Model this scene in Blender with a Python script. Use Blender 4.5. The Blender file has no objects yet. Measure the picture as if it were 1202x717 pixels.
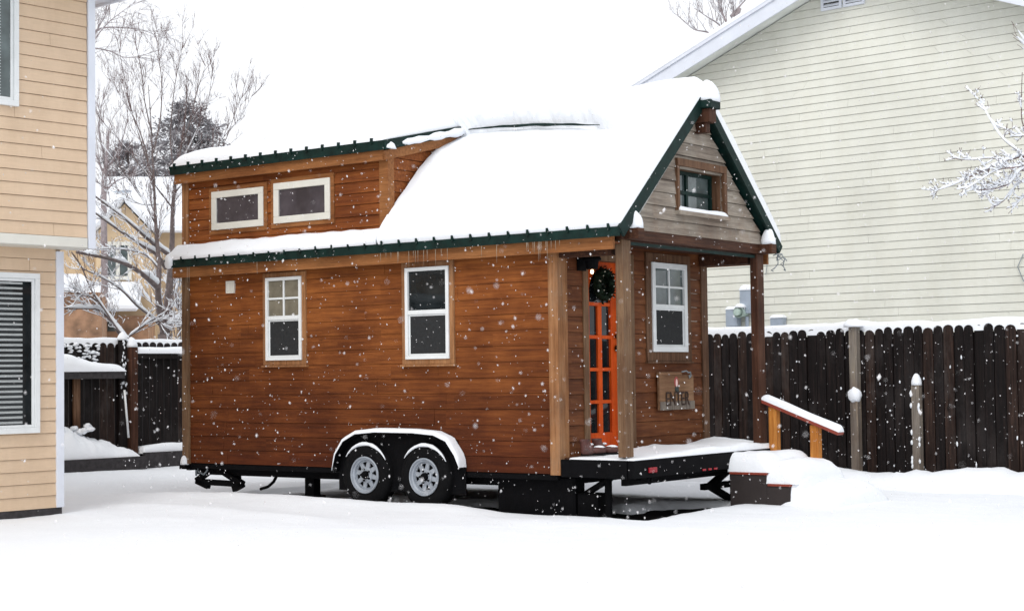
import bpy, math, random
from mathutils import Vector, Matrix, noise

scene = bpy.context.scene
COL = scene.collection
R = math.radians
rnd = random.Random(7)

# ------------------------------------------------------------------ place: frames and camera numbers
F, PITCH, ROLL, CAMH = 1922.3, .0424, -.013, 1.3237
YT, YH = .6356, .7263
O = Vector((1.0544, 15.5168, 0))
PORCH, LEN, WID = .764, 5.286, 2.872
ROT_T = math.pi/2 - YT
ROT_H = math.pi/2 - YH
fw = Vector((0, math.cos(PITCH), math.sin(PITCH)))
r0 = Vector((1, 0, 0)); u0 = r0.cross(fw)
RI = r0*math.cos(ROLL) + u0*math.sin(ROLL)
UP = -r0*math.sin(ROLL) + u0*math.cos(ROLL)
CAM = Vector((0, 0, CAMH))
def far(x, y, depth):
    """point at a real distance from the viewpoint"""
    return CAM + (fw + RI*((x-601)/F) - UP*((y-358.5)/F))*depth

# ------------------------------------------------------------------ materials
def mat(name):
    m = bpy.data.materials.new(name); m.use_nodes = True
    nt = m.node_tree; nt.nodes.clear()
    o = nt.nodes.new('ShaderNodeOutputMaterial'); b = nt.nodes.new('ShaderNodeBsdfPrincipled')
    nt.links.new(b.outputs[0], o.inputs[0])
    return m, nt, b
def N(nt, t, **k):
    n = nt.nodes.new(t)
    for a, v in k.items(): setattr(n, a, v)
    return n
def ramp(nt, fac, stops):
    r = N(nt, 'ShaderNodeValToRGB')
    e = r.color_ramp.elements
    while len(e) < len(stops): e.new(.5)
    for i, (p, c) in enumerate(stops):
        e[i].position = p; e[i].color = (*c, 1)
    nt.links.new(fac, r.inputs[0]); return r.outputs[0]
def mixc(nt, fac, a, b, mode='MIX'):
    m = N(nt, 'ShaderNodeMix', data_type='RGBA', blend_type=mode)
    for s, v in ((0, fac), (6, a), (7, b)):
        if hasattr(v, 'links') or hasattr(v, 'is_output'): nt.links.new(v, m.inputs[s])
        elif s == 0: m.inputs[0].default_value = v
        else: m.inputs[s].default_value = (*v, 1)
    return m.outputs[2]
def noise_n(nt, vec, scale, detail=4, rough=.55, vscale=None):
    if vscale:
        mp = N(nt, 'ShaderNodeMapping'); mp.inputs['Scale'].default_value = vscale
        nt.links.new(vec, mp.inputs[0]); vec = mp.outputs[0]
    n = N(nt, 'ShaderNodeTexNoise'); n.inputs['Scale'].default_value = scale
    n.inputs['Detail'].default_value = detail; n.inputs['Roughness'].default_value = rough
    nt.links.new(vec, n.inputs['Vector']); return n.outputs[0]
def bump(nt, b, h, strength=.3, dist=.01):
    n = N(nt, 'ShaderNodeBump'); n.inputs['Strength'].default_value = strength; n.inputs['Distance'].default_value = dist
    nt.links.new(h, n.inputs['Height']); nt.links.new(n.outputs[0], b.inputs['Normal'])
def mathn(nt, op, a, b=None):
    m = N(nt, 'ShaderNodeMath', operation=op)
    for i, v in enumerate((a, b)):
        if v is None: continue
        if isinstance(v, (int, float)): m.inputs[i].default_value = v
        else: nt.links.new(v, m.inputs[i])
    return m.outputs[0]

def m_plain(name, col, rough=.6, metal=0, var=.15, scale=6, spec=.5, bmp=0, emit=None):
    m, nt, b = mat(name)
    tc = N(nt, 'ShaderNodeTexCoord').outputs['Object']
    n = noise_n(nt, tc, scale)
    c = ramp(nt, n, [(.3, tuple(x*(1-var) for x in col)), (.7, tuple(min(1, x*(1+var)) for x in col))])
    nt.links.new(c, b.inputs['Base Color'])
    b.inputs['Roughness'].default_value = rough; b.inputs['Metallic'].default_value = metal
    b.inputs['Specular IOR Level'].default_value = spec
    if bmp: bump(nt, b, noise_n(nt, tc, 60, 5), bmp, .004)
    if emit:
        b.inputs['Emission Color'].default_value = (*emit[0], 1); b.inputs['Emission Strength'].default_value = emit[1]
    return m

def m_wood(name, dark, mid, light, axis='Y', rough=.6, fine_k=.45, board=None, z0=0, var=.35, low_dark=0, stain=.0, stain_col=(.1,.08,.06)):
    """sawn boards: long grain along the axis, a tone of its own for each board and each length of board"""
    m, nt, b = mat(name)
    tc = N(nt, 'ShaderNodeTexCoord').outputs['Object']
    sc = {'X': (.35, 6, 6), 'Y': (6, .35, 6), 'Z': (6, 6, .35)}[axis]
    sep = N(nt, 'ShaderNodeSeparateXYZ'); nt.links.new(tc, sep.inputs[0])
    idx = None
    vec = tc
    if board:
        iz = mathn(nt, 'FLOOR', mathn(nt, 'DIVIDE', mathn(nt, 'SUBTRACT', sep.outputs[2], z0), board))
        along = sep.outputs[{'X': 0, 'Y': 1}[axis]]
        off = N(nt, 'ShaderNodeTexWhiteNoise', noise_dimensions='1D'); nt.links.new(iz, off.inputs['W'])
        ia = mathn(nt, 'FLOOR', mathn(nt, 'ADD', mathn(nt, 'DIVIDE', along, 2.1), mathn(nt, 'MULTIPLY', off.outputs[0], 5)))
        cmb = N(nt, 'ShaderNodeCombineXYZ'); nt.links.new(iz, cmb.inputs[0]); nt.links.new(ia, cmb.inputs[1])
        wn = N(nt, 'ShaderNodeTexWhiteNoise', noise_dimensions='3D'); nt.links.new(cmb.outputs[0], wn.inputs['Vector'])
        idx = wn.outputs['Value']
        ad = N(nt, 'ShaderNodeVectorMath', operation='MULTIPLY_ADD')
        nt.links.new(wn.outputs['Color'], ad.inputs[0]); ad.inputs[1].default_value = (9, 9, 9); nt.links.new(tc, ad.inputs[2])
        vec = ad.outputs[0]
    g = noise_n(nt, vec, 5, 6, .62, sc)
    c = ramp(nt, g, [(.28, dark), (.5, mid), (.74, light)])
    fine = noise_n(nt, vec, 26, 4, .6, sc)
    c = mixc(nt, fine_k, c, ramp(nt, fine, [(.3, (.55,)*3), (.62, (1.1,)*3)]), 'MULTIPLY')
    blot = noise_n(nt, tc, 1.1, 4, .6)
    c = mixc(nt, .8, c, ramp(nt, blot, [(.36, (.62, .52, .48)), (.6, (1.12, 1.12, 1.12))]), 'MULTIPLY')
    if idx is not None:
        c = mixc(nt, var*2, c, ramp(nt, idx, [(0, (.6, .56, .55)), (.5, (.98, .98, .98)), (1, (1.25, 1.3, 1.35))]), 'MULTIPLY')
    if low_dark:   # darker, redder tone towards the lower boards, with a ragged upper edge
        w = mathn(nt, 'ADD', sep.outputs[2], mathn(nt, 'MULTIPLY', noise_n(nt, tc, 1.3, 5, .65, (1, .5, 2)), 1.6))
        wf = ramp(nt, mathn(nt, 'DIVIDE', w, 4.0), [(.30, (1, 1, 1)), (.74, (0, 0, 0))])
        c = mixc(nt, wf, c, mixc(nt, 1, c, (low_dark, low_dark*.72, low_dark*.78), 'MULTIPLY'))
    if stain:
        s = ramp(nt, noise_n(nt, tc, 2.3, 5, .7, (1, 1, .6)), [(.5, (0,)*3), (.7, (stain,)*3)])
        c = mixc(nt, s, c, stain_col)
    kn = N(nt, 'ShaderNodeTexVoronoi'); kn.inputs['Scale'].default_value = 2.2
    mp = N(nt, 'ShaderNodeMapping'); mp.inputs['Scale'].default_value = {'X': (.6, 1, 2), 'Y': (1, .6, 2), 'Z': (2, 2, .6)}[axis]
    nt.links.new(vec, mp.inputs[0]); nt.links.new(mp.outputs[0], kn.inputs['Vector'])
    kf = ramp(nt, kn.outputs['Distance'], [(.025, (.8,)*3), (.06, (0,)*3)])
    c = mixc(nt, kf, c, tuple(x*.5 for x in dark))
    nt.links.new(c, b.inputs['Base Color'])
    b.inputs['Roughness'].default_value = rough
    b.inputs['Specular IOR Level'].default_value = .18
    bump(nt, b, fine, .35, .004)
    return m

def m_snow(name, col=(.82, .845, .88), b1=.5, b2=.35):
    m, nt, b = mat(name)
    tc = N(nt, 'ShaderNodeTexCoord').outputs['Object']
    n = noise_n(nt, tc, 1.5, 3)
    nt.links.new(ramp(nt, n, [(.3, tuple(x*.975 for x in col)), (.7, col)]), b.inputs['Base Color'])
    b.inputs['Roughness'].default_value = .75; b.inputs['Specular IOR Level'].default_value = .25
    h = mathn(nt, 'ADD', noise_n(nt, tc, 7, 5, .6), mathn(nt, 'MULTIPLY', noise_n(nt, tc, 70, 3, .6), .18))
    bump(nt, b, h, b1, .02)
    return m

def m_siding(name, c, dirt=(.7, .66, .6)):
    m, nt, b = mat(name)
    tc = N(nt, 'ShaderNodeTexCoord').outputs['Object']
    base = ramp(nt, noise_n(nt, tc, .9, 4), [(.3, tuple(x*.93 for x in c)), (.7, tuple(x*1.05 for x in c))])
    d = ramp(nt, noise_n(nt, tc, 3, 6, .7, (1, 1, .4)), [(.3, dirt), (.58, (1, 1, 1))])
    cc = mixc(nt, .35, base, d, 'MULTIPLY')
    gr = ramp(nt, noise_n(nt, tc, 40, 4, .6, (.2, .2, 3)), [(.3, (.93,)*3), (.7, (1.03,)*3)])
    cc = mixc(nt, .8, cc, gr, 'MULTIPLY')
    nt.links.new(cc, b.inputs['Base Color']); b.inputs['Roughness'].default_value = .5
    b.inputs['Specular IOR Level'].default_value = .35
    bump(nt, b, noise_n(nt, tc, 30, 4, .6, (.3, .3, 3)), .15, .003)
    return m

def m_glass(name, tint=(.006, .008, .009), refl=.35):
    m, nt, b = mat(name)
    tc = N(nt, 'ShaderNodeTexCoord').outputs['Object']
    nt.links.new(ramp(nt, noise_n(nt, tc, 3.5, 3), [(.35, tint), (.7, tuple(x*2.2+.004 for x in tint))]), b.inputs['Base Color'])
    b.inputs['Roughness'].default_value = .04; b.inputs['Specular IOR Level'].default_value = refl
    bump(nt, b, noise_n(nt, tc, 2.2, 2), .06, .02)
    return m

M = {}
M['cedar'] = m_wood('cedar_boards', (.13, .038, .010), (.215, .066, .015), (.32, .108, .025), 'Y', board=.153, z0=.357, var=.22, low_dark=.32, rough=.8, fine_k=.25)
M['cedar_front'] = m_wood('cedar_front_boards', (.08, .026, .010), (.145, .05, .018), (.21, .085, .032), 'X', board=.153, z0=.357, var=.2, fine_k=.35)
M['cedar_dormer'] = m_wood('cedar_dormer_boards', (.13, .036, .009), (.22, .064, .015), (.31, .105, .025), 'Y', board=.125, z0=2.86, var=.2, fine_k=.4)
M['cedar_trim'] = m_wood('cedar_trim', (.17, .075, .03), (.29, .135, .055), (.40, .21, .10), 'Z', stain=.5, stain_col=(.25, .17, .11))
M['cedar_fascia'] = m_wood('cedar_fascia', (.16, .065, .022), (.26, .105, .035), (.34, .15, .055), 'Y')
M['post_wood'] = m_wood('post_wood', (.10, .05, .025), (.17, .10, .055), (.25, .16, .09), 'Z', stain=.5, stain_col=(.17, .13, .09))
M['red_wood'] = m_wood('dark_red_wood', (.035, .015, .009), (.066, .028, .016), (.11, .05, .03), 'Z')
M['beam_wood'] = m_wood('beam_wood', (.03, .012, .007), (.06, .024, .013), (.11, .05, .026), 'X')
M['grey_board'] = m_wood('weathered_gable_boards', (.17, .145, .12), (.29, .255, .21), (.40, .36, .30), 'X', board=.135, z0=2.68, var=.25, stain=.5, stain_col=(.2, .12, .07))
M['brown_trim'] = m_wood('brown_window_trim', (.065, .033, .018), (.125, .066, .036), (.2, .115, .07), 'Z')
M['orange_wood'] = m_wood('orange_handrail_wood', (.34, .12, .02), (.50, .20, .04), (.60, .28, .07), 'Z')
M['red_paint'] = m_plain('brick_red_paint', (.22, .035, .018), .55)
M['step_dark'] = m_plain('step_dark_board', (.022, .015, .014), .8, bmp=.2)
M['green'] = m_plain('dark_green_metal', (.003, .017, .014), .55, .0, .4, 9, spec=.2)
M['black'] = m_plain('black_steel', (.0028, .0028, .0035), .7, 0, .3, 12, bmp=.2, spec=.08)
M['rubber'] = m_plain('tyre_rubber', (.004, .004, .0045), .8, 0, .3, 20, bmp=.3, spec=.1)
M['rim'] = m_plain('white_steel_rim', (.30, .33, .37), .4, .1, .12, 12)
M['vinyl'] = m_plain('white_vinyl', (.70, .72, .72), .4, 0, .05)
M['bone'] = m_plain('aged_white_vinyl', (.66, .645, .58), .5, 0, .05)
M['orange'] = m_wood('orange_door_paint', (.56, .062, .006), (.66, .088, .008), (.74, .12, .012), 'Z', rough=.45)
M['glass'] = m_glass('dark_window_glass')
M['glass_grey'] = m_glass('grey_window_glass', (.05, .065, .065), .7)
M['glass_purple'] = m_glass('dormer_window_glass', (.035, .03, .036), .5)
M['curtain'] = m_plain('beige_curtain', (.16, .14, .10), .8, 0, .25, 8)
M['screen'] = m_plain('grey_insect_screen', (.012, .013, .014), .85, 0, .3, 30)
M['blind'] = m_plain('white_blind_slat', (.34, .36, .36), .5, 0, .1)
M['snow'] = m_snow('lying_snow')
M['snow_ground'] = m_snow('ground_snow', b1=.35)
M['soil_shade'] = m_plain('soil_shade_black', (.006, .005, .005), .95, 0, .5, 7, bmp=.6, spec=.1)  # bare ground, blackened so its colour holds the shade under the trailer
M['tan'] = m_siding('tan_siding', (.66, .495, .345))
M['cream'] = m_siding('cream_siding', (.71, .71, .635), (.82, .8, .74))
M['white_trim'] = m_plain('white_corner_board', (.68, .71, .78), .5, 0, .06, 3)
M['soffit'] = m_plain('soffit_board', (.78, .80, .76), .6, 0, .12, 3)
M['fence'] = m_wood('wet_dark_fence_boards', (.003, .0022, .0022), (.008, .0055, .0053), (.022, .014, .012), 'Z', stain=.5, stain_col=(.04, .034, .033))
M['fence_grey'] = m_wood('grey_old_post_wood', (.10, .08, .065), (.19, .165, .14), (.27, .22, .16), 'Z')
M['kerb'] = m_plain('snowy_edging_board', (.03, .026, .028), .8, 0, .5, 14, bmp=.4)
M['bark'] = m_plain('grey_brown_bark', (.14, .11, .105), .85, 0, .35, 14, bmp=.5)
M['bark_twig'] = m_plain('mauve_brown_twigs', (.14, .085, .08), .85, 0, .3, 10)
M['bark_pale'] = m_plain('pale_twig_bark', (.27, .23, .235), .85, 0, .25, 14)
M['bark_red'] = m_plain('reddish_twig_bark', (.13, .08, .075), .8, 0, .35, 14)
M['needle'] = m_plain('haze_grey_needles', (.19, .18, .19), .9, 0, .4, 2)  # needle colour greyed to carry the distance haze
M['meter_grey'] = m_plain('grey_meter_box', (.32, .37, .44), .5, 0, .1)
M['meter_glass'] = m_plain('meter_face', (.42, .52, .47), .3, 0, .2)
M['vent_dark'] = m_plain('vent_louvre_shadow_gap', (.05, .05, .05), .8)
M['bulb'] = m_plain('lit_bulb', (.9, .7, .5), .4, emit=((1, .62, .35), 6))
M['lamp_red'] = m_plain('red_tail_lamp', (.28, .004, .012), .25)
M['wreath'] = m_plain('wreath_leaf', (.006, .013, .006), .8, 0, .6, 30, spec=.15)
M['berry'] = m_plain('pale_berry', (.5, .45, .35), .5)
M['boot'] = m_plain('brown_boot_leather', (.075, .025, .02), .6, 0, .4, 18, bmp=.4)
M['sign_wood'] = m_wood('sign_board_wood', (.16, .085, .045), (.25, .145, .08), (.33, .20, .115), 'X')
M['ink'] = m_plain('dark_brown_ink', (.03, .012, .006), .7)
M['flame'] = m_plain('painted_pink_white_flame', (.75, .55, .50), .6)
M['flame_red'] = m_plain('painted_red_halo', (.32, .06, .05), .7)
M['leaf'] = m_plain('painted_dark_leaf', (.03, .04, .035), .6)
M['brick'] = m_plain('mottled_brown_brick', (.30, .17, .10), .8, 0, .5, 3)
M['bg_tan'] = m_siding('far_tan_siding', (.62, .47, .30))
M['icicle'] = m_plain('icicle_ice', (.30, .26, .20), .2, 0, .05)
M['flake'] = m_plain('snowflake', (.93, .94, .97), .8, 0, .01)
m_, nt_, b_ = mat('translucent_snowflake'); b_.inputs['Base Color'].default_value = (.9, .88, .88, 1); b_.inputs['Roughness'].default_value = .9; b_.inputs['Alpha'].default_value = .55
M['flake'] = m_
M['wire'] = m_plain('grey_wire', (.22, .25, .27), .5)
M['frosted'] = m_plain('frost_covered_batten', (.38, .38, .36), .8, 0, .5, 16)
M['interior'] = m_plain('dim_interior', (.05, .04, .035), .9)

# ------------------------------------------------------------------ mesh builder
class MB:
    def __init__(s): s.v = []; s.f = []
    def add(s, vs, fs):
        k = len(s.v); s.v += [tuple(p) for p in vs]; s.f += [tuple(i+k for i in f) for f in fs]; return s
    def hexa(s, p):   # p: 4 bottom + 4 top, counter-clockwise
        return s.add(p, [(3, 2, 1, 0), (4, 5, 6, 7), (0, 1, 5, 4), (1, 2, 6, 5), (2, 3, 7, 6), (3, 0, 4, 7)])
    def box(s, x0, x1, y0, y1, z0, z1):
        return s.hexa([(x0, y0, z0), (x1, y0, z0), (x1, y1, z0), (x0, y1, z0), (x0, y0, z1), (x1, y0, z1), (x1, y1, z1), (x0, y1, z1)])
    def bar(s, a, b, w, h, upv=(0, 0, 1)):
        a = Vector(a); b = Vector(b); d = (b-a).normalized(); u = Vector(upv)
        sd = d.cross(u); sd = sd.normalized() if sd.length > 1e-4 else Vector((1, 0, 0)); u = sd.cross(d).normalized()
        p = []
        for e in (a, b):
            p += [e-sd*w/2-u*h/2, e+sd*w/2-u*h/2, e+sd*w/2+u*h/2, e-sd*w/2+u*h/2]
        return s.add(p, [(3, 2, 1, 0), (4, 5, 6, 7), (0, 1, 5, 4), (1, 2, 6, 5), (2, 3, 7, 6), (3, 0, 4, 7)])
    def tube(s, pts, rs, n=6, cap=True):
        pts = [Vector(p) for p in pts]; k0 = len(s.v); ref = None
        for i, p in enumerate(pts):
            d = (pts[min(i+1, len(pts)-1)]-pts[max(i-1, 0)])
            d = d.normalized() if d.length > 1e-9 else Vector((0, 0, 1))
            if ref is None: ref = Vector((0, 0, 1)) if abs(d.z) < .9 else Vector((1, 0, 0))
            a = d.cross(ref); a = a.normalized() if a.length > 1e-5 else d.orthogonal().normalized()
            b = a.cross(d); ref = b
            r = rs[i] if hasattr(rs, '__len__') else rs
            for j in range(n):
                t = 2*math.pi*j/n
                s.v.append(tuple(p + (a*math.cos(t)+b*math.sin(t))*r))
        for i in range(len(pts)-1):
            for j in range(n):
                q = k0+i*n
                s.f.append((q+j, q+(j+1) % n, q+n+(j+1) % n, q+n+j))
        if cap:
            s.f.append(tuple(k0+j for j in range(n))[::-1]); s.f.append(tuple(k0+(len(pts)-1)*n+j for j in range(n)))
        return s
    def ell(s, c, rx, ry, rz, nu=10, nv=7, jit=0, half=False, seed=0):
        c = Vector(c); k0 = len(s.v)
        for i in range(nv+1):
            ph = (math.pi/2 if half else math.pi)*i/nv
            for j in range(nu):
                t = 2*math.pi*j/nu
                d = Vector((math.sin(ph)*math.cos(t), math.sin(ph)*math.sin(t), math.cos(ph)))
                k = 1 + jit*noise.noise(d*1.7+Vector((seed*3.1+c.x, c.y, c.z)))
                s.v.append((c.x+d.x*rx*k, c.y+d.y*ry*k, c.z+d.z*rz*k))
        for i in range(nv):
            for j in range(nu):
                q = k0+i*nu
                s.f.append((q+j, q+nu+j, q+nu+(j+1) % nu, q+(j+1) % nu))
        if half: s.f.append(tuple(k0+nv*nu+j for j in range(nu))[::-1])
        return s
    def lathe(s, prof, n=28, axis='X', c=(0, 0, 0)):
        c = Vector(c); k0 = len(s.v)
        for (a, r) in prof:
            for j in range(n):
                t = 2*math.pi*j/n
                if axis == 'X': p = (a, r*math.cos(t), r*math.sin(t))
                elif axis == 'Y': p = (r*math.cos(t), a, r*math.sin(t))
                else: p = (r*math.cos(t), r*math.sin(t), a)
                s.v.append(tuple(c+Vector(p)))
        for i in range(len(prof)-1):
            for j in range(n):
                q = k0+i*n
                s.f.append((q+j, q+(j+1) % n, q+n+(j+1) % n, q+n+j))
        return s
    def poly(s, pts, thick):   # flat outline (list of 3-D points) pushed by a vector
        n = len(pts); t = Vector(thick)
        vs = [Vector(p) for p in pts] + [Vector(p)+t for p in pts]
        return s.add(vs, [tuple(range(n))[::-1], tuple(range(n, 2*n))] + [(i, (i+1) % n, n+(i+1) % n, n+i) for i in range(n)])
    def build(s, name, material, parent=None, smooth=False, bevel=0, loc=None):
        me = bpy.data.meshes.new(name); me.from_pydata(s.v, [], s.f); me.update()
        import bmesh
        bm = bmesh.new(); bm.from_mesh(me); bmesh.ops.recalc_face_normals(bm, faces=bm.faces)
        if bevel: bmesh.ops.bevel(bm, geom=list(bm.edges), offset=bevel, segments=1, affect='EDGES', clamp_overlap=True)
        bm.to_mesh(me); bm.free()
        if smooth: me.polygons.foreach_set('use_smooth', [True]*len(me.polygons))
        me.materials.append(material)
        o = bpy.data.objects.new(name, me); COL.objects.link(o)
        if parent: o.parent = parent
        if loc: o.location = loc
        return o

def tag(o, label=None, cat=None, group=None, kind=None):
    if label: o['label'] = label
    if cat: o['category'] = cat
    if group: o['group'] = group
    if kind: o['kind'] = kind
    return o
def thing(name, label, cat, loc=(0, 0, 0), rz=0, group=None):
    o = bpy.data.objects.new(name, None); COL.objects.link(o); o.empty_display_size = .2
    o.location = loc; o.rotation_euler = (0, 0, rz)
    return tag(o, label, cat, group)
def dup(src, parent=None, loc=None):
    c = src.copy(); COL.objects.link(c); c.parent = parent
    if loc is not None: c.location = loc
    for ch in list(src.children):
        dup(ch, c)
    return c

# lap boards on a wall. to3(a, z, out) gives the point. ivals(z) lists (start, end) left open for boards at that height
def lap(mb, to3, z0, z1, exp, ivals, out=.02, groove=.007, inner=.003, joints=0, seed=1, wob=.0):
    rg = random.Random(seed); n = max(1, round((z1-z0)/exp)); exp = (z1-z0)/n
    for i in range(n):
        a, b = z0+i*exp, z0+(i+1)*exp
        zm = (a+b)/2
        for (s0, e0), (s1, e1) in zip(ivals(a+.001, zm), ivals(b-.001, zm)):
            cuts = [0.0]
            if joints and (e0-s0) > joints:
                x = rg.uniform(.3, 1)*joints
                while x < (e0-s0)-.3:
                    cuts.append(x/(e0-s0)); x += rg.uniform(.7, 1.3)*joints
            cuts.append(1.0)
            for c0, c1 in zip(cuts[:-1], cuts[1:]):
                o_ = out + rg.uniform(-wob, wob)
                g = .0015 if len(cuts) > 2 else 0
                A0, A1 = s0+(e0-s0)*c0+g, s0+(e0-s0)*c1-g
                B0, B1 = s1+(e1-s1)*c0+g, s1+(e1-s1)*c1-g
                t = b-groove
                if A1-A0 < .01 and B1-B0 < .01: continue
                w0, w1 = rg.uniform(-wob, wob)*.6, rg.uniform(-wob, wob)*.6
                mb.hexa([to3(A0, a+w0, o_), to3(A1, a+w1, o_), to3(A1, a, -.02), to3(A0, a, -.02),
                         to3(B0, t, inner), to3(B1, t, inner), to3(B1, t, -.02), to3(B0, t, -.02)])
def minus(ival, holes):
    out = [ival]
    for h0, h1 in holes:
        nx = []
        for a, b in out:
            if h1 <= a or h0 >= b: nx.append((a, b)); continue
            if h0 > a: nx.append((a, h0))
            if h1 < b: nx.append((h1, b))
        out = nx
    return out
XM = lambda base: (lambda a, z, o: (base-o, a, z))     # wall facing -x, runs along y
YM = lambda base: (lambda a, z, o: (a, base-o, z))     # wall facing -y, runs along x

def fbox(mb, to3, a0, a1, z0, z1, o0, o1):
    p = [to3(a0, z0, o1), to3(a1, z0, o1), to3(a1, z0, o0), to3(a0, z0, o0)]
    q = [to3(a0, z1, o1), to3(a1, z1, o1), to3(a1, z1, o0), to3(a0, z1, o0)]
    return mb.hexa(p+q)
def ring(mb, to3, a0, a1, z0, z1, w, o0, o1, wb=None):
    wb = w if wb is None else wb
    fbox(mb, to3, a0, a1, z1-w, z1, o0, o1); fbox(mb, to3, a0, a1, z0, z0+wb, o0, o1)
    fbox(mb, to3, a0, a0+w, z0+wb, z1-w, o0, o1); fbox(mb, to3, a1-w, a1, z0+wb, z1-w, o0, o1)
    return mb

# snow lying on a sloping or level patch: base(s,t) in metres, rounded edges
def samples(L, step, r):
    pts = set([0.0, L])
    for k in range(1, 5): pts.add(r*(1-math.cos(k*math.pi/8))); pts.add(L-r*(1-math.cos(k*math.pi/8)))
    n = max(1, int((L-2*r)/step))
    for i in range(n+1): pts.add(r+(L-2*r)*i/n)
    ps = sorted(p for p in pts if 0 <= p <= L)
    out = [ps[0]]
    for p in ps[1:]:
        if p-out[-1] > 1e-4: out.append(p)
    return out
def snow(mb, base, upv, Ls, Lt, T, step=.08, r=None, rt=None, sides=(1, 1, 1, 1), amp=.25, seed=0, thick=None, fr=1.6):
    r = r or T; upv = Vector(upv)
    rt = rt or r
    S, Tt = samples(Ls, step, min(r, Ls/2.01)), samples(Lt, step, min(rt, Lt/2.01))
    def e(d, on, r=r):
        if not on: return 1
        x = min(max(d/r, 0), 1); return math.sqrt(max(0, 1-(1-x)**2))
    nS, nT = len(S), len(Tt); k0 = len(mb.v)
    for s in S:
        for t in Tt:
            k = e(s, sides[0])*e(Ls-s, sides[1])*e(t, sides[2], rt)*e(Lt-t, sides[3], rt)
            p = Vector(base(s, t))
            h = T*(1+amp*noise.noise(Vector((p.x*fr+seed, p.y*fr, p.z*fr)))+amp*.35*noise.noise(Vector((p.x*6+seed, p.y*6, p.z*6))))
            if thick: h *= thick(s, t)
            mb.v.append(tuple(p+upv*h*k))
    for s in S:
        for t in Tt: mb.v.append(tuple(Vector(base(s, t))-upv*.001))
    q = nS*nT
    for i in range(nS-1):
        for j in range(nT-1):
            a = k0+i*nT+j
            mb.f.append((a, a+nT, a+nT+1, a+1)); mb.f.append((a+q, a+1+q, a+nT+1+q, a+nT+q))
    for i in range(nS-1):
        for j in (0, nT-1):
            a = k0+i*nT+j; mb.f.append((a, a+nT, a+nT+q, a+q))
    for j in range(nT-1):
        for i in (0, nS-1):
            a = k0+i*nT+j; mb.f.append((a, a+1, a+1+q, a+q))
    return mb

# ================================================================== TINY HOUSE
H = thing('tiny_house', 'small wooden house on a twin-axle trailer, green metal roof thick with snow', 'tiny house', O, ROT_T)
ZB, ZT = .357, 2.56
XR = WID
# ---- long side wall
g = MB()
wheel_y = (2.40, 3.24)
def side_iv(z, zm):
    return minus((PORCH+.085, PORCH+LEN-.0), [(2.0, 3.62)] if zm < .60 else [])
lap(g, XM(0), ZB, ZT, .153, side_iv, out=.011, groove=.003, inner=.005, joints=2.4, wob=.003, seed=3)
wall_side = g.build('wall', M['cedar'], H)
# body behind the boards (right wall, rear wall, core)
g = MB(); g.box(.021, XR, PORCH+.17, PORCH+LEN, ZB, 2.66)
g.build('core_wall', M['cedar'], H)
# ---- front wall, with door opening
D0, D1, DT, DB = .515, 1.28, 2.47, .53
g = MB()
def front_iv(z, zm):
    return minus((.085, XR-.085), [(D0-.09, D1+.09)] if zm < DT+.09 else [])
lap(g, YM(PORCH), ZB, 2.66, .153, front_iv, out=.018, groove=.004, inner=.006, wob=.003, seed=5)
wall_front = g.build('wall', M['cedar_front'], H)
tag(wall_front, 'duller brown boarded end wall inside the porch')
g = MB()   # corner boards
def corner(mb, x, y, z0, z1, sx, sy, w=.085, t=.028):
    mb.box(*(sorted((x-sx*0.0, x+sx*w))), *(sorted((y-sy*t, y+sy*.0))), z0, z1)
g.box(-.03, 0, PORCH-.03, PORCH+.085, ZB-.01, ZT); g.box(0, .135, PORCH-.03, PORCH, ZB-.01, 2.6)
g.build('corner_trim', M['cedar_trim'], H)
g = MB(); g.box(-.03, .0, PORCH+LEN-.085, PORCH+LEN+.03, ZB-.01, ZT)
o = g.build('corner_trim', M['post_wood'], H)
g = MB(); g.box(XR-.10, XR, PORCH-.03, PORCH, ZB+.1, 2.62); g.box(XR, XR+.03, PORCH-.03, PORCH+.09, ZB+.1, 2.62)
g.build('corner_trim', M['brown_trim'], H)
# ---- main roof
SL = .94; EX, EZ = -.17, 2.70; RX, RZ = WID/2, 4.16
SL = (RZ-EZ)/(RX-EX)
YF, YR = -.09, PORCH+LEN+.10
nrm = Vector((-SL, 0, 1)).normalized(); nrmR = Vector((SL, 0, 1)).normalized()
th = .055
def roofpt(x): return EZ+(x-EX)*SL
g = MB()
# left slope: full height ahead of the dormer, low strip beneath it; right slope whole
DY = 2.93      # the dormer starts here
def slab(mb, xa, xb, ya, yb, side=1):
    za, zb = EZ+(xa-EX)*SL, EZ+(xb-EX)*SL
    f = (lambda x: x) if side == 1 else (lambda x: WID-x)
    mb.hexa([(f(xa), ya, za-th), (f(xb), ya, zb-th), (f(xb), yb, zb-th), (f(xa), yb, za-th),
             (f(xa), ya, za), (f(xb), ya, zb), (f(xb), yb, zb), (f(xa), yb, za)])
slab(g, EX, RX, YF, DY); slab(g, EX, .03, DY, YR); slab(g, EX, RX, YF, YR, -1)
roof = g.build('roof', M['green'], H)
g = MB()   # standing seams; their ends poke out at the eaves
y = YF+.12
while y < YR:
    z = EZ+.004
    x1 = .0 if y > DY else .85
    g.bar((EX-.004, y, z+.012), (x1, y, z+(x1-EX)*SL+.012), .022, .03)
    y += .235
y = YF+.12
while y < YR: g.box(EX-.03, EX+.05, y-.013, y+.013, EZ-.02, EZ+.038); y += .235
g.build('seam', M['green'], roof)
g = MB()   # green eave drip edges
g.box(EX-.012, EX, YF, YR, EZ-.085, EZ+.004)
g.box(WID-EX, WID-EX+.012, YF, YR, EZ-.085, EZ+.004)
g.build('eave_trim', M['green'], roof)
g = MB()   # rake trims at the porch gable, left and right, plus the ones at the rear
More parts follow.
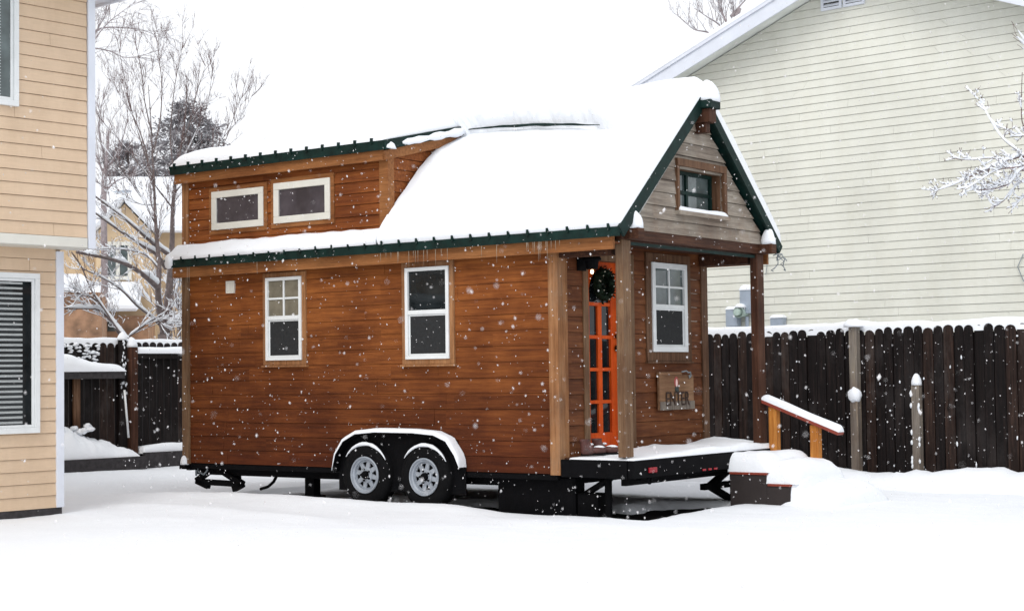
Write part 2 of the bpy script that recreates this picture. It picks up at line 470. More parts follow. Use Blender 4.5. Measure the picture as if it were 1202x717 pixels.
for yy, s in ((YF, -1), (YR, 1)):
    for side in (1, -1):
        f = (lambda x: x) if side == 1 else (lambda x: WID-x)
        a = (f(EX-.012), yy+s*.012, EZ-.045); b = (f(RX), yy+s*.012, RZ-.045)
        if yy == YR and side == 1: b = (f(.03), yy+s*.012, roofpt(.03)-.045)
        MB().bar(a, b, .024, .125 if side == 1 else .10).build('rake_trim', M['green'], roof)
g = MB()   # fascia board under the eave on the long side
g.box(-.135, -.10, .02, YR-.03, 2.50, EZ-.03); 
g.box(WID+.10, WID+.135, .02, YR-.03, 2.50, EZ-.03)
g.build('fascia', M['cedar_fascia'], roof)
g = MB(); g.box(-.10, .0, .02, YR-.03, 2.555, 2.575); g.build('soffit', M['cedar_front'], roof)
# inner pale rake batten on the porch gable
g = MB()
g.bar((EX+.27, YF+.012, EZ+.10), (RX-.06, YF+.012, RZ-.175), .02, .04)
g.build('rake_batten', M['frosted'], roof)

# ---- gable wall above the porch
g = MB()
def gable_iv(z, zm):
    x = .02+max(0, (z-2.74)/SL)
    if x > RX-.02: x = RX-.02
    iv = (x, WID-x)
    return minus(iv, [(1.02, 1.92)] if 2.95 < zm < 3.42 else [])
lap(g, YM(0), 2.70, 4.05, .135, gable_iv, out=.026, groove=.004, inner=.006, wob=.004, seed=11)
gable = g.build('gable', M['grey_board'], H)
tag(gable, 'weathered grey boards filling the gable above the porch')
g = MB()   # backing
g.poly([(.06, .15, 2.64), (WID-.06, .15, 2.64), (RX, .15, 4.0)], (0, .02, 0))
g.build('backing', M['interior'], gable)
gw = MB(); T3 = YM(0)
GX0, GX1, GZ0, GZ1 = 1.02, 1.92, 2.945, 3.44
g = MB(); fbox(g, T3, GX0-.04, GX1+.06, GZ1-.045, GZ1+.03, .0, .05); fbox(g, T3, GX1-.0, GX1+.06, GZ0-.03, GZ1-.045, 0, .05)
fbox(g, T3, GX0-.04, GX0, GZ0-.03, GZ1-.045, 0, .045)
# deep reveal lining
fbox(g, T3, GX1-.02, GX1, GZ0, GZ1-.045, -.14, 0); fbox(g, T3, GX0, GX0+.02, GZ0, GZ1-.045, -.14, 0); fbox(g, T3, GX0+.02, GX1-.02, GZ1-.065, GZ1-.045, -.14, 0)
win = g.build('window', M['brown_trim'], H, bevel=.003)
tag(win, 'small dark recessed window with brown trim in the gable')
g = MB(); fbox(g, T3, GX0+.02, GX1-.02, GZ0, GZ1-.065, -.13, -.12); g.build('pane', M['glass_grey'], win)
g = MB(); cx = GX0+(GX1-GX0)*.42; ring(g, T3, GX0+.02, GX1-.02, GZ0, GZ1-.065, .035, -.12, -.09)
fbox(g, T3, cx-.02, cx+.02, GZ0+.035, GZ1-.1, -.12, -.095); fbox(g, T3, GX0+.055, cx-.02, 3.14, 3.175, -.12, -.097); fbox(g, T3, cx+.02, GX1-.055, 3.14, 3.175, -.12, -.097)
g.build('frame', M['green'], win)
g = MB(); fbox(g, T3, GX0-.05, GX1+.08, GZ0-.045, GZ0-.002, -.13, .075); g.build('sill', M['grey_board'], win, bevel=.004)
g = MB(); snow(g, lambda s, t: (GX0-.03+s, -.07+t, GZ0), (0, 0, 1), GX1-GX0+.07, .15, .045, step=.05); g.build('sill_snow', M['snow'], win, smooth=True)
# ridge beam end under the peak, and bracket
g = MB(); g.box(RX-.07, RX+.07, -.20, .05, RZ-.30, RZ-.16); g.box(RX-.045, RX+.045, -.14, .05, RZ-.40, RZ-.30)
g.build('ridge_beam', M['red_wood'], H, bevel=.006)
g = MB(); g.box(RX-.10, RX+.11, -.23, -.02, RZ-.16, RZ-.075); g.build('ridge_cap', M['green'], H, bevel=.006)

# ---- porch: posts, beams, ceiling
def post(x0, x1, y0, y1, z0, z1, m):
    return MB().box(x0, x1, y0, y1, z0, z1).build('porch_post', m, H, bevel=.006)
post(0.0, .15, 0, .085, .53, 2.60, M['post_wood'])
post(WID-.17, WID-.02, 0, .09, .52, 2.60, M['red_wood'])
g = MB(); g.box(-.03, WID+.03, -.015, .12, 2.60, 2.72); g.build('porch_beam', M['beam_wood'], H, bevel=.004)
g = MB(); g.box(.16, WID-.18, .02, .055, 2.555, 2.585); g.build('drip_flashing', M['green'], H)
g = MB(); g.box(WID-.14, WID-.02, .13, PORCH-.03, 2.50, 2.62); g.build('porch_beam', M['beam_wood'], H)
g = MB(); g.box(.0, .12, .13, PORCH-.03, 2.46, 2.60); g.build('porch_beam', M['beam_wood'], H)
g = MB(); g.box(.0, WID, .12, PORCH-.02, 2.63, 2.65); g.build('porch_ceiling', M['beam_wood'], H)
for x in (.075, WID-.095):   # beam ends carrying little snow caps
    g = MB(); g.box(x-.055, x+.055, -.17, -.0, 2.60, 2.70); b_ = g.build('beam_end', M['beam_wood'], H, bevel=.004)
    g = MB(); g.ell((x, -.10, 2.70), .06, .085, .17, 12, 6, .12, True, 3); g.build('snow_cap', M['snow'], b_, smooth=True)

# ---- windows on the boards
def sash_window(to3, a0, a1, z0, z1, trim, tw=.055, muntin=False, frame=.045, split=True, glass='glass', label=None, curtain=False, side=1, tm='cedar_trim', inset=0):
    g = MB(); ring(g, to3, a0-tw, a1+tw, z0-tw, z1+tw, tw, .0, .034)
    fbox(g, to3, a0-tw-.02, a1+tw+.02, z0-tw-.022, z0-tw-.001, 0, .05)
    w = g.build('window', M[tm], H, bevel=.003)
    if label: tag(w, label)
    g = MB(); ring(g, to3, a0, a1, z0, z1, frame, .0, .05)
    zm = (z0+z1)/2+.01
    if split:
        fbox(g, to3, a0+frame, a1-frame, zm-.022, zm+.022, 0, .044)
        ring(g, to3, a0+frame, a1-frame, z0+frame, zm-.022, .018, 0, .03)
    if muntin:
        c = (a0+a1)/2; q = (zm+z1-frame)/2+.008
        fbox(g, to3, c-.011, c+.011, zm+.022, z1-frame, 0, .038)
        fbox(g, to3, a0+frame, c-.011, q-.011, q+.011, 0, .036); fbox(g, to3, c+.011, a1-frame, q-.011, q+.011, 0, .036)
    g.build('frame', M['vinyl'], w, bevel=.002)
    g = MB(); fbox(g, to3, a0+frame*.6, a1-frame*.6, z0+frame*.6, z1-frame*.6, .0, .021); g.build('pane', M[glass], w)
    if curtain:
        g = MB(); fbox(g, to3, a0+frame*.8, a1-frame*.8, zm+.0, z1-frame*.8, .0205, .0245); g.build('curtain', M['curtain'], w)
    g = MB(); fbox(g, to3, a0+frame+.012, a1-frame-.012, z0+frame+.012, zm-.03, .021, .0255)
    if split: g.build('insect_screen', M['screen'], w)
    return w
W0 = XM(0)
sash_window(W0, 4.155, 4.70, 1.52, 2.44, 1, frame=.036, muntin=True, curtain=True, label='white sash window with four small upper panes in the long side')
w2 = sash_window(W0, 2.085, 2.665, 1.50, 2.45, 1, frame=.038, label='plain two-pane sash window in the long side')
w3 = sash_window(YM(PORCH), 1.71, 2.43, 1.55, 2.50, 1, muntin=True, glass='glass_grey', tw=.10, frame=.06, tm='brown_trim', label='white sash window with small upper panes on the porch wall')
# small vent cover
g = MB(); ring(g, W0, 5.215, 5.345, 2.295, 2.435, .02, 0, .03); fbox(g, W0, 5.235, 5.325, 2.315, 2.415, 0, .022)
g.build('vent_cover', M['bone'], H)

# ---- door
TD = YM(PORCH)
g = MB(); fbox(g, TD, D0-.09, D0, DB-.02, DT+.09, -.15, .03); fbox(g, TD, D1, D1+.09, DB-.02, DT+.09, -.15, .03); fbox(g, TD, D0, D1, DT, DT+.09, -.15, .03)
door_case = g.build('door_case', M['post_wood'], H, bevel=.003)
g = MB()
zs = [DB+.02, DB+.33, .98-.0, 1.0, ]
st = .185; o0, o1 = -.13, -.09
lz0, lz1 = .725, DT-.11
fbox(g, TD, D0, D0+st, DB, DT, o0, o1); fbox(g, TD, D1-st, D1, DB, DT, o0, o1)
fbox(g, TD, D0+st, D1-st, DB, lz0, o0, o1); fbox(g, TD, D0+st, D1-st, lz1, DT, o0, o1)
cxd = (D0+D1)/2; prev = lz0
for z in (1.04, 1.37, 1.70, 2.035):
    fbox(g, TD, D0+st, D1-st, z-.018, z+.018, o0, o1-.004)
    fbox(g, TD, cxd-.038, cxd+.038, prev, z-.018, o0, o1-.006)
    prev = z+.018
# arched head pieces in the top corners
for sx in (-1, 1):
    e = D0+st if sx < 0 else D1-st
    pts = [(e, lz1)]
    for k in range(7):
        a = math.pi/2*k/6; rr = (D1-D0-2*st)/2
        pts.append((cxd+sx*rr*math.cos(a), lz1-.20+.20*math.sin(a)))
    g.poly([TD(a, z, o1-.002) for a, z in pts], (0, .03, 0))
door = g.build('door', M['orange'], H, bevel=.002)
tag(door, 'orange door with small panes and a raised arched top light')
g = MB(); fbox(g, TD, D0+st*.8, D1-st*.8, lz0-.02, lz1+.02, -.126, -.118); g.build('pane', M['glass'], door)
for z, r in ((1.71, .026), (1.585, .034)):
    g = MB()
    g.lathe([(-.0, .001), (-.0, r*.6), (.012, r), (.035, r*1.0), (.05, .001)][::1], 14, 'Y', (D1-.10, PORCH+.04, z))
    g.build('door_knob' if z < 1.65 else 'door_lock', M['black'], door, smooth=True)
g = MB(); fbox(g, TD, D0, D1, DB-.03, DB, -.16, .05); g.build('threshold', M['red_paint'], H)

# ---- dormer
DE = -.115; DZ = 3.80; DSL = (RZ-.01-DZ)/(RX-DE)
def dz(x): return DZ+(x-DE)*DSL
g = MB()
lap(g, XM(0), 2.80, 3.66, .125, lambda z, zm: [(DY+.02, PORCH+LEN)], out=.016, groove=.004, inner=.005, joints=2.2, wob=.003, seed=21)
dorm = g.build('dormer', M['cedar_dormer'], H)
tag(dorm, 'shed dormer with orange-brown boards and two small windows')
g = MB()   # cheek facing the porch end
def cheek_iv(z, zm):
    x1 = (z-EZ)/SL+EX+.02
    return [(0.0, max(.0, min(x1, 1.25)))] if z < dz(0)-.06 else [(max(.0, (z-DZ+.09)/DSL+DE), max(.0, min(x1, 1.25)))]
def cheek_iv(z, zm):
    hi = (z-EZ)/SL+EX+.03; lo = 0.0
    zz = (z-(DZ-.085))/DSL+DE
    if zz > 0: lo = min(zz, hi)
    return [(lo, max(lo, hi))]
lap(g, YM(DY+.02), 2.80, 4.02, .125, cheek_iv, out=.016, groove=.005, inner=.004, wob=.003, seed=23)
g.build('cheek_wall', M['cedar_dormer'], dorm)
g = MB(); g.poly([(.02, DY+.05, 2.8), (RX, DY+.05, RZ-.12), (.02, DY+.05, dz(0)-.06)], (0, LEN+PORCH-DY-.07, 0)); g.build('core', M['cedar_trim'], dorm)
g = MB(); g.box(-.03, 0, DY-.01, DY+.085, 2.80, 3.63); g.box(-.03, .07, DY-.037, DY-.01, 2.80, 3.68)
g.build('corner_trim', M['cedar_fascia'], dorm)
g = MB(); g.box(-.03, 0, PORCH+LEN-.08, PORCH+LEN+.02, 2.82, 3.63); g.build('corner_trim', M['cedar_trim'], dorm)
g = MB(); g.box(DE+.02, DE+.05, DY-.02, YR-.02, 3.60, 3.73); g.build('fascia', M['cedar_fascia'], dorm, bevel=.003)
g = MB(); g.box(DE+.05, .0, DY-.0, YR-.03, 3.635, 3.65); g.build('soffit', M['cedar_dormer'], dorm)
g = MB(); g.bar((DE+.03, DY-.03, dz(DE)-.15), (1.30, DY-.03, dz(1.30)-.15+.02), .03, .10); g.build('rake_board', M['cedar_fascia'], dorm)
g = MB()
g.hexa([(DE, DY-.06, DZ-.06), (RX, DY-.06, dz(RX)-.06), (RX, YR, dz(RX)-.06), (DE, YR, DZ-.06),
        (DE, DY-.06, DZ), (RX, DY-.06, dz(RX)), (RX, YR, dz(RX)), (DE, YR, DZ)])
g.box(DE-.012, DE, DY-.06, YR+.012, DZ-.095, DZ+.004)
g.bar((DE-.012, DY-.07, DZ-.045), (RX, DY-.07, dz(RX)-.045), .02, .10)
g.bar((DE-.012, YR+.012, DZ-.045), (RX, YR+.012, dz(RX)-.045), .02, .10)
y = DY+.1
while y < YR:
    g.bar((DE-.004, y, DZ+.014), (RX, y, dz(RX)+.014), .022, .03); g.box(DE-.03, DE+.05, y-.013, y+.013, DZ-.02, DZ+.038); y += .235
g.build('dormer_roof', M['green'], dorm)
for a0, a1, z0, z1 in ((4.735, 5.565, 3.03, 3.47), (3.72, 4.57, 3.04, 3.49)):
    g = MB(); tw = .05
    ring(g, W0, a0-tw, a1+tw, z0-tw, z1+tw, tw, 0, .030); w = g.build('window', M['cedar_fascia'], dorm, bevel=.003)
    # panes and frames sit at the second level of the dormer window
    g = MB(); ring(g, W0, a0, a1, z0, z1, .075, 0, .044); fbox(g, W0, a0+.05, a1-.05, z0+.05, z1-.05, 0, .012)
    w2_ = g.build('window_frame', M['bone'], dorm, bevel=.004)
    g = MB(); fbox(g, W0, a0+.075, a1-.075, z0+.075, z1-.075, .012, .022); g.build('pane', M['glass_purple'], dorm)

# ---- snow on the roofs
g = MB()
Lsl = math.hypot(RX-EX, RZ-EZ); dirS = Vector((RX-EX, 0, RZ-EZ)).normalized()
def sb(s, t):
    p = Vector((EX-.01, YF+t-.02, EZ+.006))+dirS*s; 
    if s < .04: p.x -= .0
    return p
Lc = DY-YF-.0
def crack_s(t):   # distance up the slope of the slip crack
    y = YF+t
    c = 1.05+(y-.85)/(3.1-.85)*.20+.045*math.sin((y-.85)*1.4)+.012*noise.noise(Vector((y*4, 0, 9)))
    return (c-EX)/dirS.x - .02
def thick(s, t):
    y = YF+t; k = 1.0
    w = min(1, max(0, (y-.55)/.5))
    d = s-crack_s(t)
    cw = .11*w*(1+.5*noise.noise(Vector((y*3, 1, 1))))*min(1, max(0, (DY-y)/.25))
    if w > 0 and 0 < d < cw+.02: k *= (1-w*1.8) if d < cw else 1
    if w > 0 and d >= cw+.02: k *= 1+.9*w*min(1, (d-cw)/.04)
    if w > 0 and -.42 < d <= 0: k *= 1-.86*w*(1+d/.42)
    k *= 1+.35*max(0, 1-(DY-y)/.35)*min(1, s/.4)
    if s < .35: k *= .75+.25*s/.35
    return k
snow(g, sb, nrm, Lsl, Lc, .115, step=.03, r=.10, rt=.05, sides=(1, 0, 1, 0), amp=.22, seed=2, thick=thick)
o = g.build('roof_snow', M['snow'], H, smooth=True)
g = MB(); pts = []; rs = []      # dark flashing bared where the snow has slipped from the ridge
for k in range(34):
    y = .95+(DY-.97)*k/33; s_ = crack_s(y-YF)+.07; p = sb(s_, y-YF)+nrm*.055; pts.append(p)
    rs.append(.004+.026*math.sin(math.pi*k/33)*(.35+1.3*abs(noise.noise(Vector((y*2.7, 4, 4))))))
g.tube(pts, rs, 8); g.build('ridge_flashing', M['green'], H, smooth=True)
g = MB()   # far slope and the rounded ridge cap
dirR = Vector((-(RX-EX), 0, RZ-EZ)).normalized()
snow(g, lambda s, t: Vector((WID-EX+.01, YF+t-.02, EZ+.006))+dirR*s, nrmR, Lsl, YR-YF, .13, step=.12, r=.10, rt=.03, sides=(1, 0, 1, 1), seed=5)
g.build('roof_snow', M['snow'], H, smooth=True)
g = MB()
yy = YF-.05; ptsr = []; rr = []
while yy < YR:
    w = min(1, max(0, (yy-.5)/.6)); dd = min(1, max(0, (yy-DY)/.3))
    ptsr.append((RX+.0, yy, RZ+.035+.012*noise.noise(Vector((yy*2, 0, 0))))); rr.append(.155+.012*noise.noise(Vector((yy*1.3, 3, 0))) - .02*w); yy += .07
rr[0] = .05; rr[1] = .11
g.tube(ptsr, rr, 18); 
g.ell((RX+.02, -.14, RZ-.085), .12, .12, .22, 14, 7, .12, True, 4)
g.build('ridge_snow', M['snow'], H, smooth=True)
g = MB()   # narrow strip below the dormer, in two slipped layers
snow(g, lambda s, t: Vector((EX-.02, DY+t, EZ+.008))+dirS*s, nrm, .245, YR-DY, .055, step=.06, r=.05, sides=(1, 1, 0, 1), amp=.5, seed=9)
snow(g, lambda s, t: Vector((-.10, DY+t, EZ+.11))+Vector((1, 0, .35)).normalized()*s, (0, 0, 1), .10, YR-DY-.35, .055, step=.06, r=.04, sides=(1, 0, 0, 1), amp=.6, seed=12)
g.ell((EX, YR-.03, EZ-.0), .06, .07, .09, 12, 8, .3, False, 2)
g.build('eave_snow', M['snow'], H, smooth=True)
g = MB()   # dormer roof
dirD = Vector((RX-DE, 0, dz(RX)-DZ)).normalized()
snow(g, lambda s, t: Vector((DE-.01, DY-.05+t, DZ+.008))+dirD*s, (0, 0, 1), (RX-DE)/dirD.x, YR-DY+.07, .135, step=.07, r=.12, sides=(1, 0, 1, 1), amp=.25, seed=15,
     thick=lambda s, t: .8+.25*min(1, s/.5)-.35*max(0, 1-t/.5)*max(0, 1-s/.8))
g.build('dormer_snow', M['snow'], H, smooth=True)
g = MB()   # snow lodged on trims: right rake, window tops, small clumps on the dormer corner
g.ell((-.02, DY-.075, dz(0)-.10), .075, .04, .065, 12, 7, .25, True, 3)
xs = [.16+.09*k for k in range(13)]
g.tube([(x, DY-.085, dz(x)-.055) for x in xs], [.012]+[.03+.022*noise.noise(Vector((x*6, 1, 2)))+.012*min(1, x) for x in xs[1:-1]]+[.02], 10)
g.build('trim_snow', M['snow'], H, smooth=True)

# ---- icicles
ic_proto = None
rg = random.Random(5)
for k in range(34):
    y = rg.choice([rg.uniform(2.0, 2.7), rg.uniform(.6, 1.0), rg.uniform(0, 5.9)]) if k < 28 else rg.uniform(1, 3)
    L = rg.uniform(.05, .20)
    g = MB(); g.tube([(0, 0, 0), (0, 0, -L*.5), (0, 0, -L)], [.0026, .002, .0008], 5)
    g.build('icicle', M['icicle'], H, smooth=True, loc=(EX-.008, y, EZ-.078))

# ---- deck and trailer
g = MB()
g.box(-.0, WID, -.085, -.02, .33, .50)            # front member
g.box(-.02, .05, -.02, PORCH-.03, .33, .50)         # long side member
g.box(WID-.07, WID, -.02, PORCH-.03, .33, .50)
deck = g.build('deck_frame', M['black'], H, bevel=.004)
g = MB(); g.box(.05, WID-.07, -.02, PORCH-.03, .44, .515); g.build('deck_boards', M['red_wood'], deck)
g = MB(); snow(g, lambda s, t: (.02+s, -.075+t, .502+(.012 if 0 else 0)), (0, 0, 1), WID-.03, PORCH-.03, .05, step=.06, r=.045, sides=(1, 0, 1, 0), amp=.5, seed=31,
     thick=lambda s, t: .35+1.0*min(1, max(0, (s-.35)/.9)) + .5*min(1, max(0, (s-1.9)/.5))*min(1, t/.4))
g.build('deck_snow', M['snow'], deck, smooth=True)
g = MB()
for x in (.14, WID-.32): g.box(x, x+.10, PORCH-.03, PORCH+LEN+.0, .215, .347)
y = .1
while y < PORCH+LEN: g.box(.16, WID-.16, y, y+.06, .25, .345); y += .6
g.box(-.0, .05, PORCH+.02, PORCH+LEN-.02, .295, .353)
g.box(0, WID, PORCH+LEN-.08, PORCH+LEN, .27, .353)
g.build('trailer_frame', M['black'], H, bevel=.004)
# lamps
g = MB(); fbox(g, YM(-.085), .26, .40, .375, .425, .0, .02); g.build('tail_lamp', M['lamp_red'], H, bevel=.004)
for k in range(3):
    g = MB(); fbox(g, YM(-.085), 1.29+k*.115, 1.35+k*.115, .338, .358, .0, .014); g.build('marker_lamp', M['lamp_red'], H, bevel=.003)
g = MB(); g.lathe([(-.014, .03), (-.006, .045), (.006, .045), (.014, .03), (.006, .022), (-.006, .022), (-.014, .03)], 14, 'Y', (.34, -.05, .305)); g.build('tow_eye', M['black'], H, smooth=True)
# black pieces added to stand for the shadow under the porch end
g = MB(); g.box(.10, .30, .66, 1.60, -.09, .33); g.box(.13, .32, .42, .66, -.09, .17); g.bar((.2, .66, .12), (.2, .28, .33), .06, .06); g.box(.16, .24, .30, .36, -.1, .33); g.build('underfloor_shadow', M['black'], H, bevel=.02)
# wheels
def wheel(y):
    c = (0, y, .292)
    g = MB(); R0 = .335; xo = -.10; xi = .10
    g.lathe([(xo+.02, .185), (xo+.004, .20), (xo-.004, .235), (xo, .29), (xo+.02, .318), (xo+.045, .333), (xo+.10, .337), (xi-.045, .333), (xi-.02, .318), (xi, .29), (xi, .19)], 40, 'X', c)
    w = g.build('wheel', M['rubber'], H, smooth=True)
    g = MB()
    g.lathe([(xo+.02, .188), (xo+.0, .196), (xo-.008, .19), (xo-.006, .18), (xo+.012, .172), (xo+.02, .158), (xo+.045, .150), (xo+.05, .145)], 36, 'X', c)
    ns = 8      # spokes between wedge openings
    for k in range(ns):
        a = 2*math.pi*k/ns+.2
        for q in (-.13, .13):
            pass
        p0 = Vector((xo+.03, y+math.cos(a)*.065, .292+math.sin(a)*.065)); p1 = Vector((xo+.035, y+math.cos(a)*.155, .292+math.sin(a)*.155))
        tg = Vector((0, -math.sin(a), math.cos(a)))
        g.hexa([p0-tg*.026, p0+tg*.026, p0+tg*.026+Vector((.015, 0, 0)), p0-tg*.026+Vector((.015, 0, 0)), p1-tg*.02, p1+tg*.02, p1+tg*.02+Vector((.015, 0, 0)), p1-tg*.02+Vector((.015, 0, 0))])
    g.lathe([(xo+.045, .084), (xo+.024, .084), (xo+.020, .07), (xo+.02, .045), (xo+.03, .04)], 28, 'X', c)
    g.lathe([(xo+.045, .158), (xo+.035, .152), (xo+.03, .14), (xo+.045, .135)], 28, 'X', c)
    g.build('rim', M['rim'], w, smooth=False)
    g = MB(); g.lathe([(xo+.05, .045), (xo-.0, .042), (xo-.02, .032), (xo-.024, .001)], 16, 'X', c)
    for k in range(5):
        a = 2*math.pi*k/5; g.lathe([(xo+.03, .011), (xo+.004, .011), (xo+.002, .001)], 6, 'X', (0, y+math.cos(a)*.062, .292+math.sin(a)*.062))
    g.lathe([(xo+.06, .001), (xo+.06, .16)], 24, 'X', c)
    g.build('hub', M['black'], w, smooth=False)
    g = MB()      # snow riding on the tyre
    n = 14; pts = []; rs = []
    for k in range(n+1):
        a = R(150-115*k/n); pts.append((xo+.012, y+math.cos(a)*.328, .292+math.sin(a)*.328)); rs.append(.004+.016*math.sin(math.pi*k/n)*(1+.5*noise.noise(Vector((k*.9, y, 0)))))
    g.tube(pts, rs, 8); g.build('tyre_snow', M['snow'], w, smooth=True)
for y in (2.39, 3.20): wheel(y)
# fender: one long arch over both wheels
def arch(t):   # 0..1 front to rear, outline (y,z)
    y0, y1 = 1.90, 3.63; zt = .735; zb0, zb1 = .40, .33
    P_ = [(y0, zb0), (y0+.06, .52), (y0+.17, .66), (y0+.33, .72), (y0+.6, zt+.005), (y1-.6, zt+.008), (y1-.33, .72), (y1-.16, .64), (y1-.05, .5), (y1, zb1)]
    x = t*(len(P_)-1); i = min(int(x), len(P_)-2); f = x-i
    f_ = f
    return (P_[i][0]*(1-f_)+P_[i+1][0]*f_, P_[i][1]*(1-f_)+P_[i+1][1]*f_)
n = 36; prof = [arch(k/n) for k in range(n+1)]
g = MB()
for (ya, za), (yb, zb) in zip(prof[:-1], prof[1:]):
    g.add([(-.135, ya, za), (-.135, yb, zb), (-.0, yb, zb), (-.0, ya, za), (-.135, ya, za-.012), (-.135, yb, zb-.012), (-.0, yb, zb-.012), (-.0, ya, za-.012)],
          [(0, 1, 2, 3), (7, 6, 5, 4), (0, 4, 5, 1), (1, 5, 6, 2), (2, 6, 7, 3), (3, 7, 4, 0)])
fender = g.build('fender', M['black'], H)
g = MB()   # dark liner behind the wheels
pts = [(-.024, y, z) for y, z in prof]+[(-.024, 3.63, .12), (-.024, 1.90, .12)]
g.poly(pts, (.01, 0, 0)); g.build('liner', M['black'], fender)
g = MB()
k0 = len(g.v)
for k, (y, z) in enumerate(prof):
    a = prof[max(0, k-1)]; b = prof[min(n, k+1)]
    t = Vector((0, b[0]-a[0], b[1]-a[1])).normalized(); nn = Vector((0, -t.z, t.y))
    if nn.z < 0: nn = -nn
    slope = max(.35, nn.z); ends = min(1, k/2.5, (n-k)/2.5)
    T = .042*(.45+.55*slope)*ends*(1+.12*noise.noise(Vector((y*3, z, 1))))
    for (x, h) in ((-.141, -.006), (-.144, .35), (-.134, .8), (-.115, 1), (-.07, 1.0), (-.015, 1.0)):
        p = Vector((x, y, z))+nn*(T*h+.001); g.v.append(tuple(p))
m_ = 6
for k in range(n):
    for j in range(m_-1):
        q = k*m_+j; g.f.append((q, q+1, q+m_+1, q+m_))
g.build('fender_snow', M['snow'], fender, smooth=True)
# scissor jacks / stabilisers
def jack(pts_list, name='stabiliser_jack', rr=.022):
    g = MB()
    for a, b in pts_list: g.bar(a, b, .065, .065)
    return g.build(name, M['black'], H, bevel=.004)
jack([((.15, 5.74, .30), (.15, 6.03, .14)), ((.15, 6.03, .14), (.15, 5.83, .08)), ((.15, 5.72, .31), (.15, 5.27, .12)), ((.15, 5.27, .12), (.15, 5.42, .06)), ((.15, 5.99, .13), (.15, 5.30, .12)), ((.40, 5.60, .30), (.42, 5.62, .08)), ((.15, 5.55, .31), (.15, 5.92, .31))])
jack([((.30, .05, .33), (2.43-.0, .05, .33)), ((2.42, .18, .33), (1.90, .18, .14)), ((1.90, .18, .14), (2.42, .18, -.05)), ((2.42, .18, .34), (2.42, .18, -.06)), ((1.75, .18, .14), (2.6, .18, .14))])
g = MB()   # curved spring leg and straight rear leg
g.tube([(.3, 4.86, .30), (.3, 4.88, .22), (.3, 4.93, .15), (.3, 5.02, .09), (.3, 5.14, .06)], .018, 8); g.build('support_leg', M['black'], H, smooth=True)
g = MB(); g.box(.25, .36, 4.26, 4.40, .0, .31); g.box(.2, .4, 4.22, 4.44, -.04, .02); g.build('support_leg', M['black'], H, bevel=.004)
# hose and chain at the rear corner
g = MB(); g.tube([(.1, 5.98, .33), (.1, 5.95, .25), (.1, 5.86, .22), (.1, 5.80, .27), (.1, 5.82, .34)], .012, 7); g.tube([(.1, 5.99, .34), (.1, 5.99, .20)], .012, 6); g.build('hose', M['wire'], H, smooth=True)
g = MB(); g.box(-.06, .03, PORCH+LEN-.05, PORCH+LEN+.05, .285, .335); b_ = g.build('corner_bracket', M['black'], H)
g = MB(); g.ell((-.02, PORCH+LEN, .335), .05, .055, .11, 10, 6, .1, True, 8); g.build('snow_cap', M['snow'], b_, smooth=True)
# tangle of wire at both eave corners
rg = random.Random(3)
for base, nm in (((WID-EX-.02, YF, EZ-.10), 0), ((-.06, YR-.02, EZ-.15), 1)):
    g = MB(); b0 = Vector(base)
    for k in range(6):
        p = b0.copy(); pts = [p.copy()]
        for q in range(5):
            p += Vector((rg.uniform(-.03, .05), rg.uniform(-.05, .04), rg.uniform(-.07, .025))); pts.append(p.copy())
        g.tube(pts, .006 if nm == 0 else .004, 5)
    g.build('loose_wire', M['wire'], H, smooth=True)
# porch lantern beside the door
TL = YM(PORCH)
g = MB(); lx = .40
fbox(g, TL, lx-.07, lx+.07, 2.35, 2.52, .018, .035); g.bar((lx, PORCH-.03, 2.50), (lx, PORCH-.14, 2.53), .02, .02)
g.lathe([(2.54, .012), (2.52, .06), (2.46, .095), (2.45, .095), (2.445, .07), (2.36, .055), (2.355, .0)], 12, 'Z', (lx, PORCH-.15, 0))
lamp = g.build('porch_lamp', M['black'], H)
g = MB(); g.ell((lx, PORCH-.15, 2.335), .017, .017, .022, 10, 8); g.build('bulb', M['bulb'], lamp, smooth=True)

# ================================================================== things on the porch (own top-level things)
def at_t(x, y, z): 
    c, s = math.cos(ROT_T), math.sin(ROT_T); return Vector((O.x+x*c-y*s, O.y+x*s+y*c, z))
# wreath
wr = thing('wreath', 'dark green wreath hanging on the orange door', 'wreath', at_t(cxd-.0, PORCH+.085, 2.235), ROT_T)
g = MB(); rg = random.Random(8)
for k in range(620):
    a = rg.uniform(0, 2*math.pi); b = rg.uniform(0, 2*math.pi); rr = .118+.062*math.cos(b)*rg.uniform(.5, 1.15)
    p = Vector((rr*math.cos(a), -.045-.05*math.sin(b), rr*math.sin(a)))
    d = Vector((rg.uniform(-1, 1), rg.uniform(-1, .3), rg.uniform(-1, 1))).normalized()*.045; s_ = d.orthogonal().normalized()*.010
    g.add([p, p+d*.5+s_, p+d, p+d*.5-s_], [(0, 1, 2, 3)])
g.lathe([(-.02, .09), (-.06, .075), (-.09, .10), (-.10, .13), (-.08, .16), (-.03, .17), (-.01, .14), (-.02, .09)], 20, 'Y')
g.build('foliage', M['wreath'], wr)
g = MB()
for k in range(16):
    a = rg.uniform(0, 6.28); rr = rg.uniform(.08, .17); g.ell((rr*math.cos(a), -.10, rr*math.sin(a)), .007, .007, .007, 6, 4)
g.build('berry_cluster', M['berry'], wr)
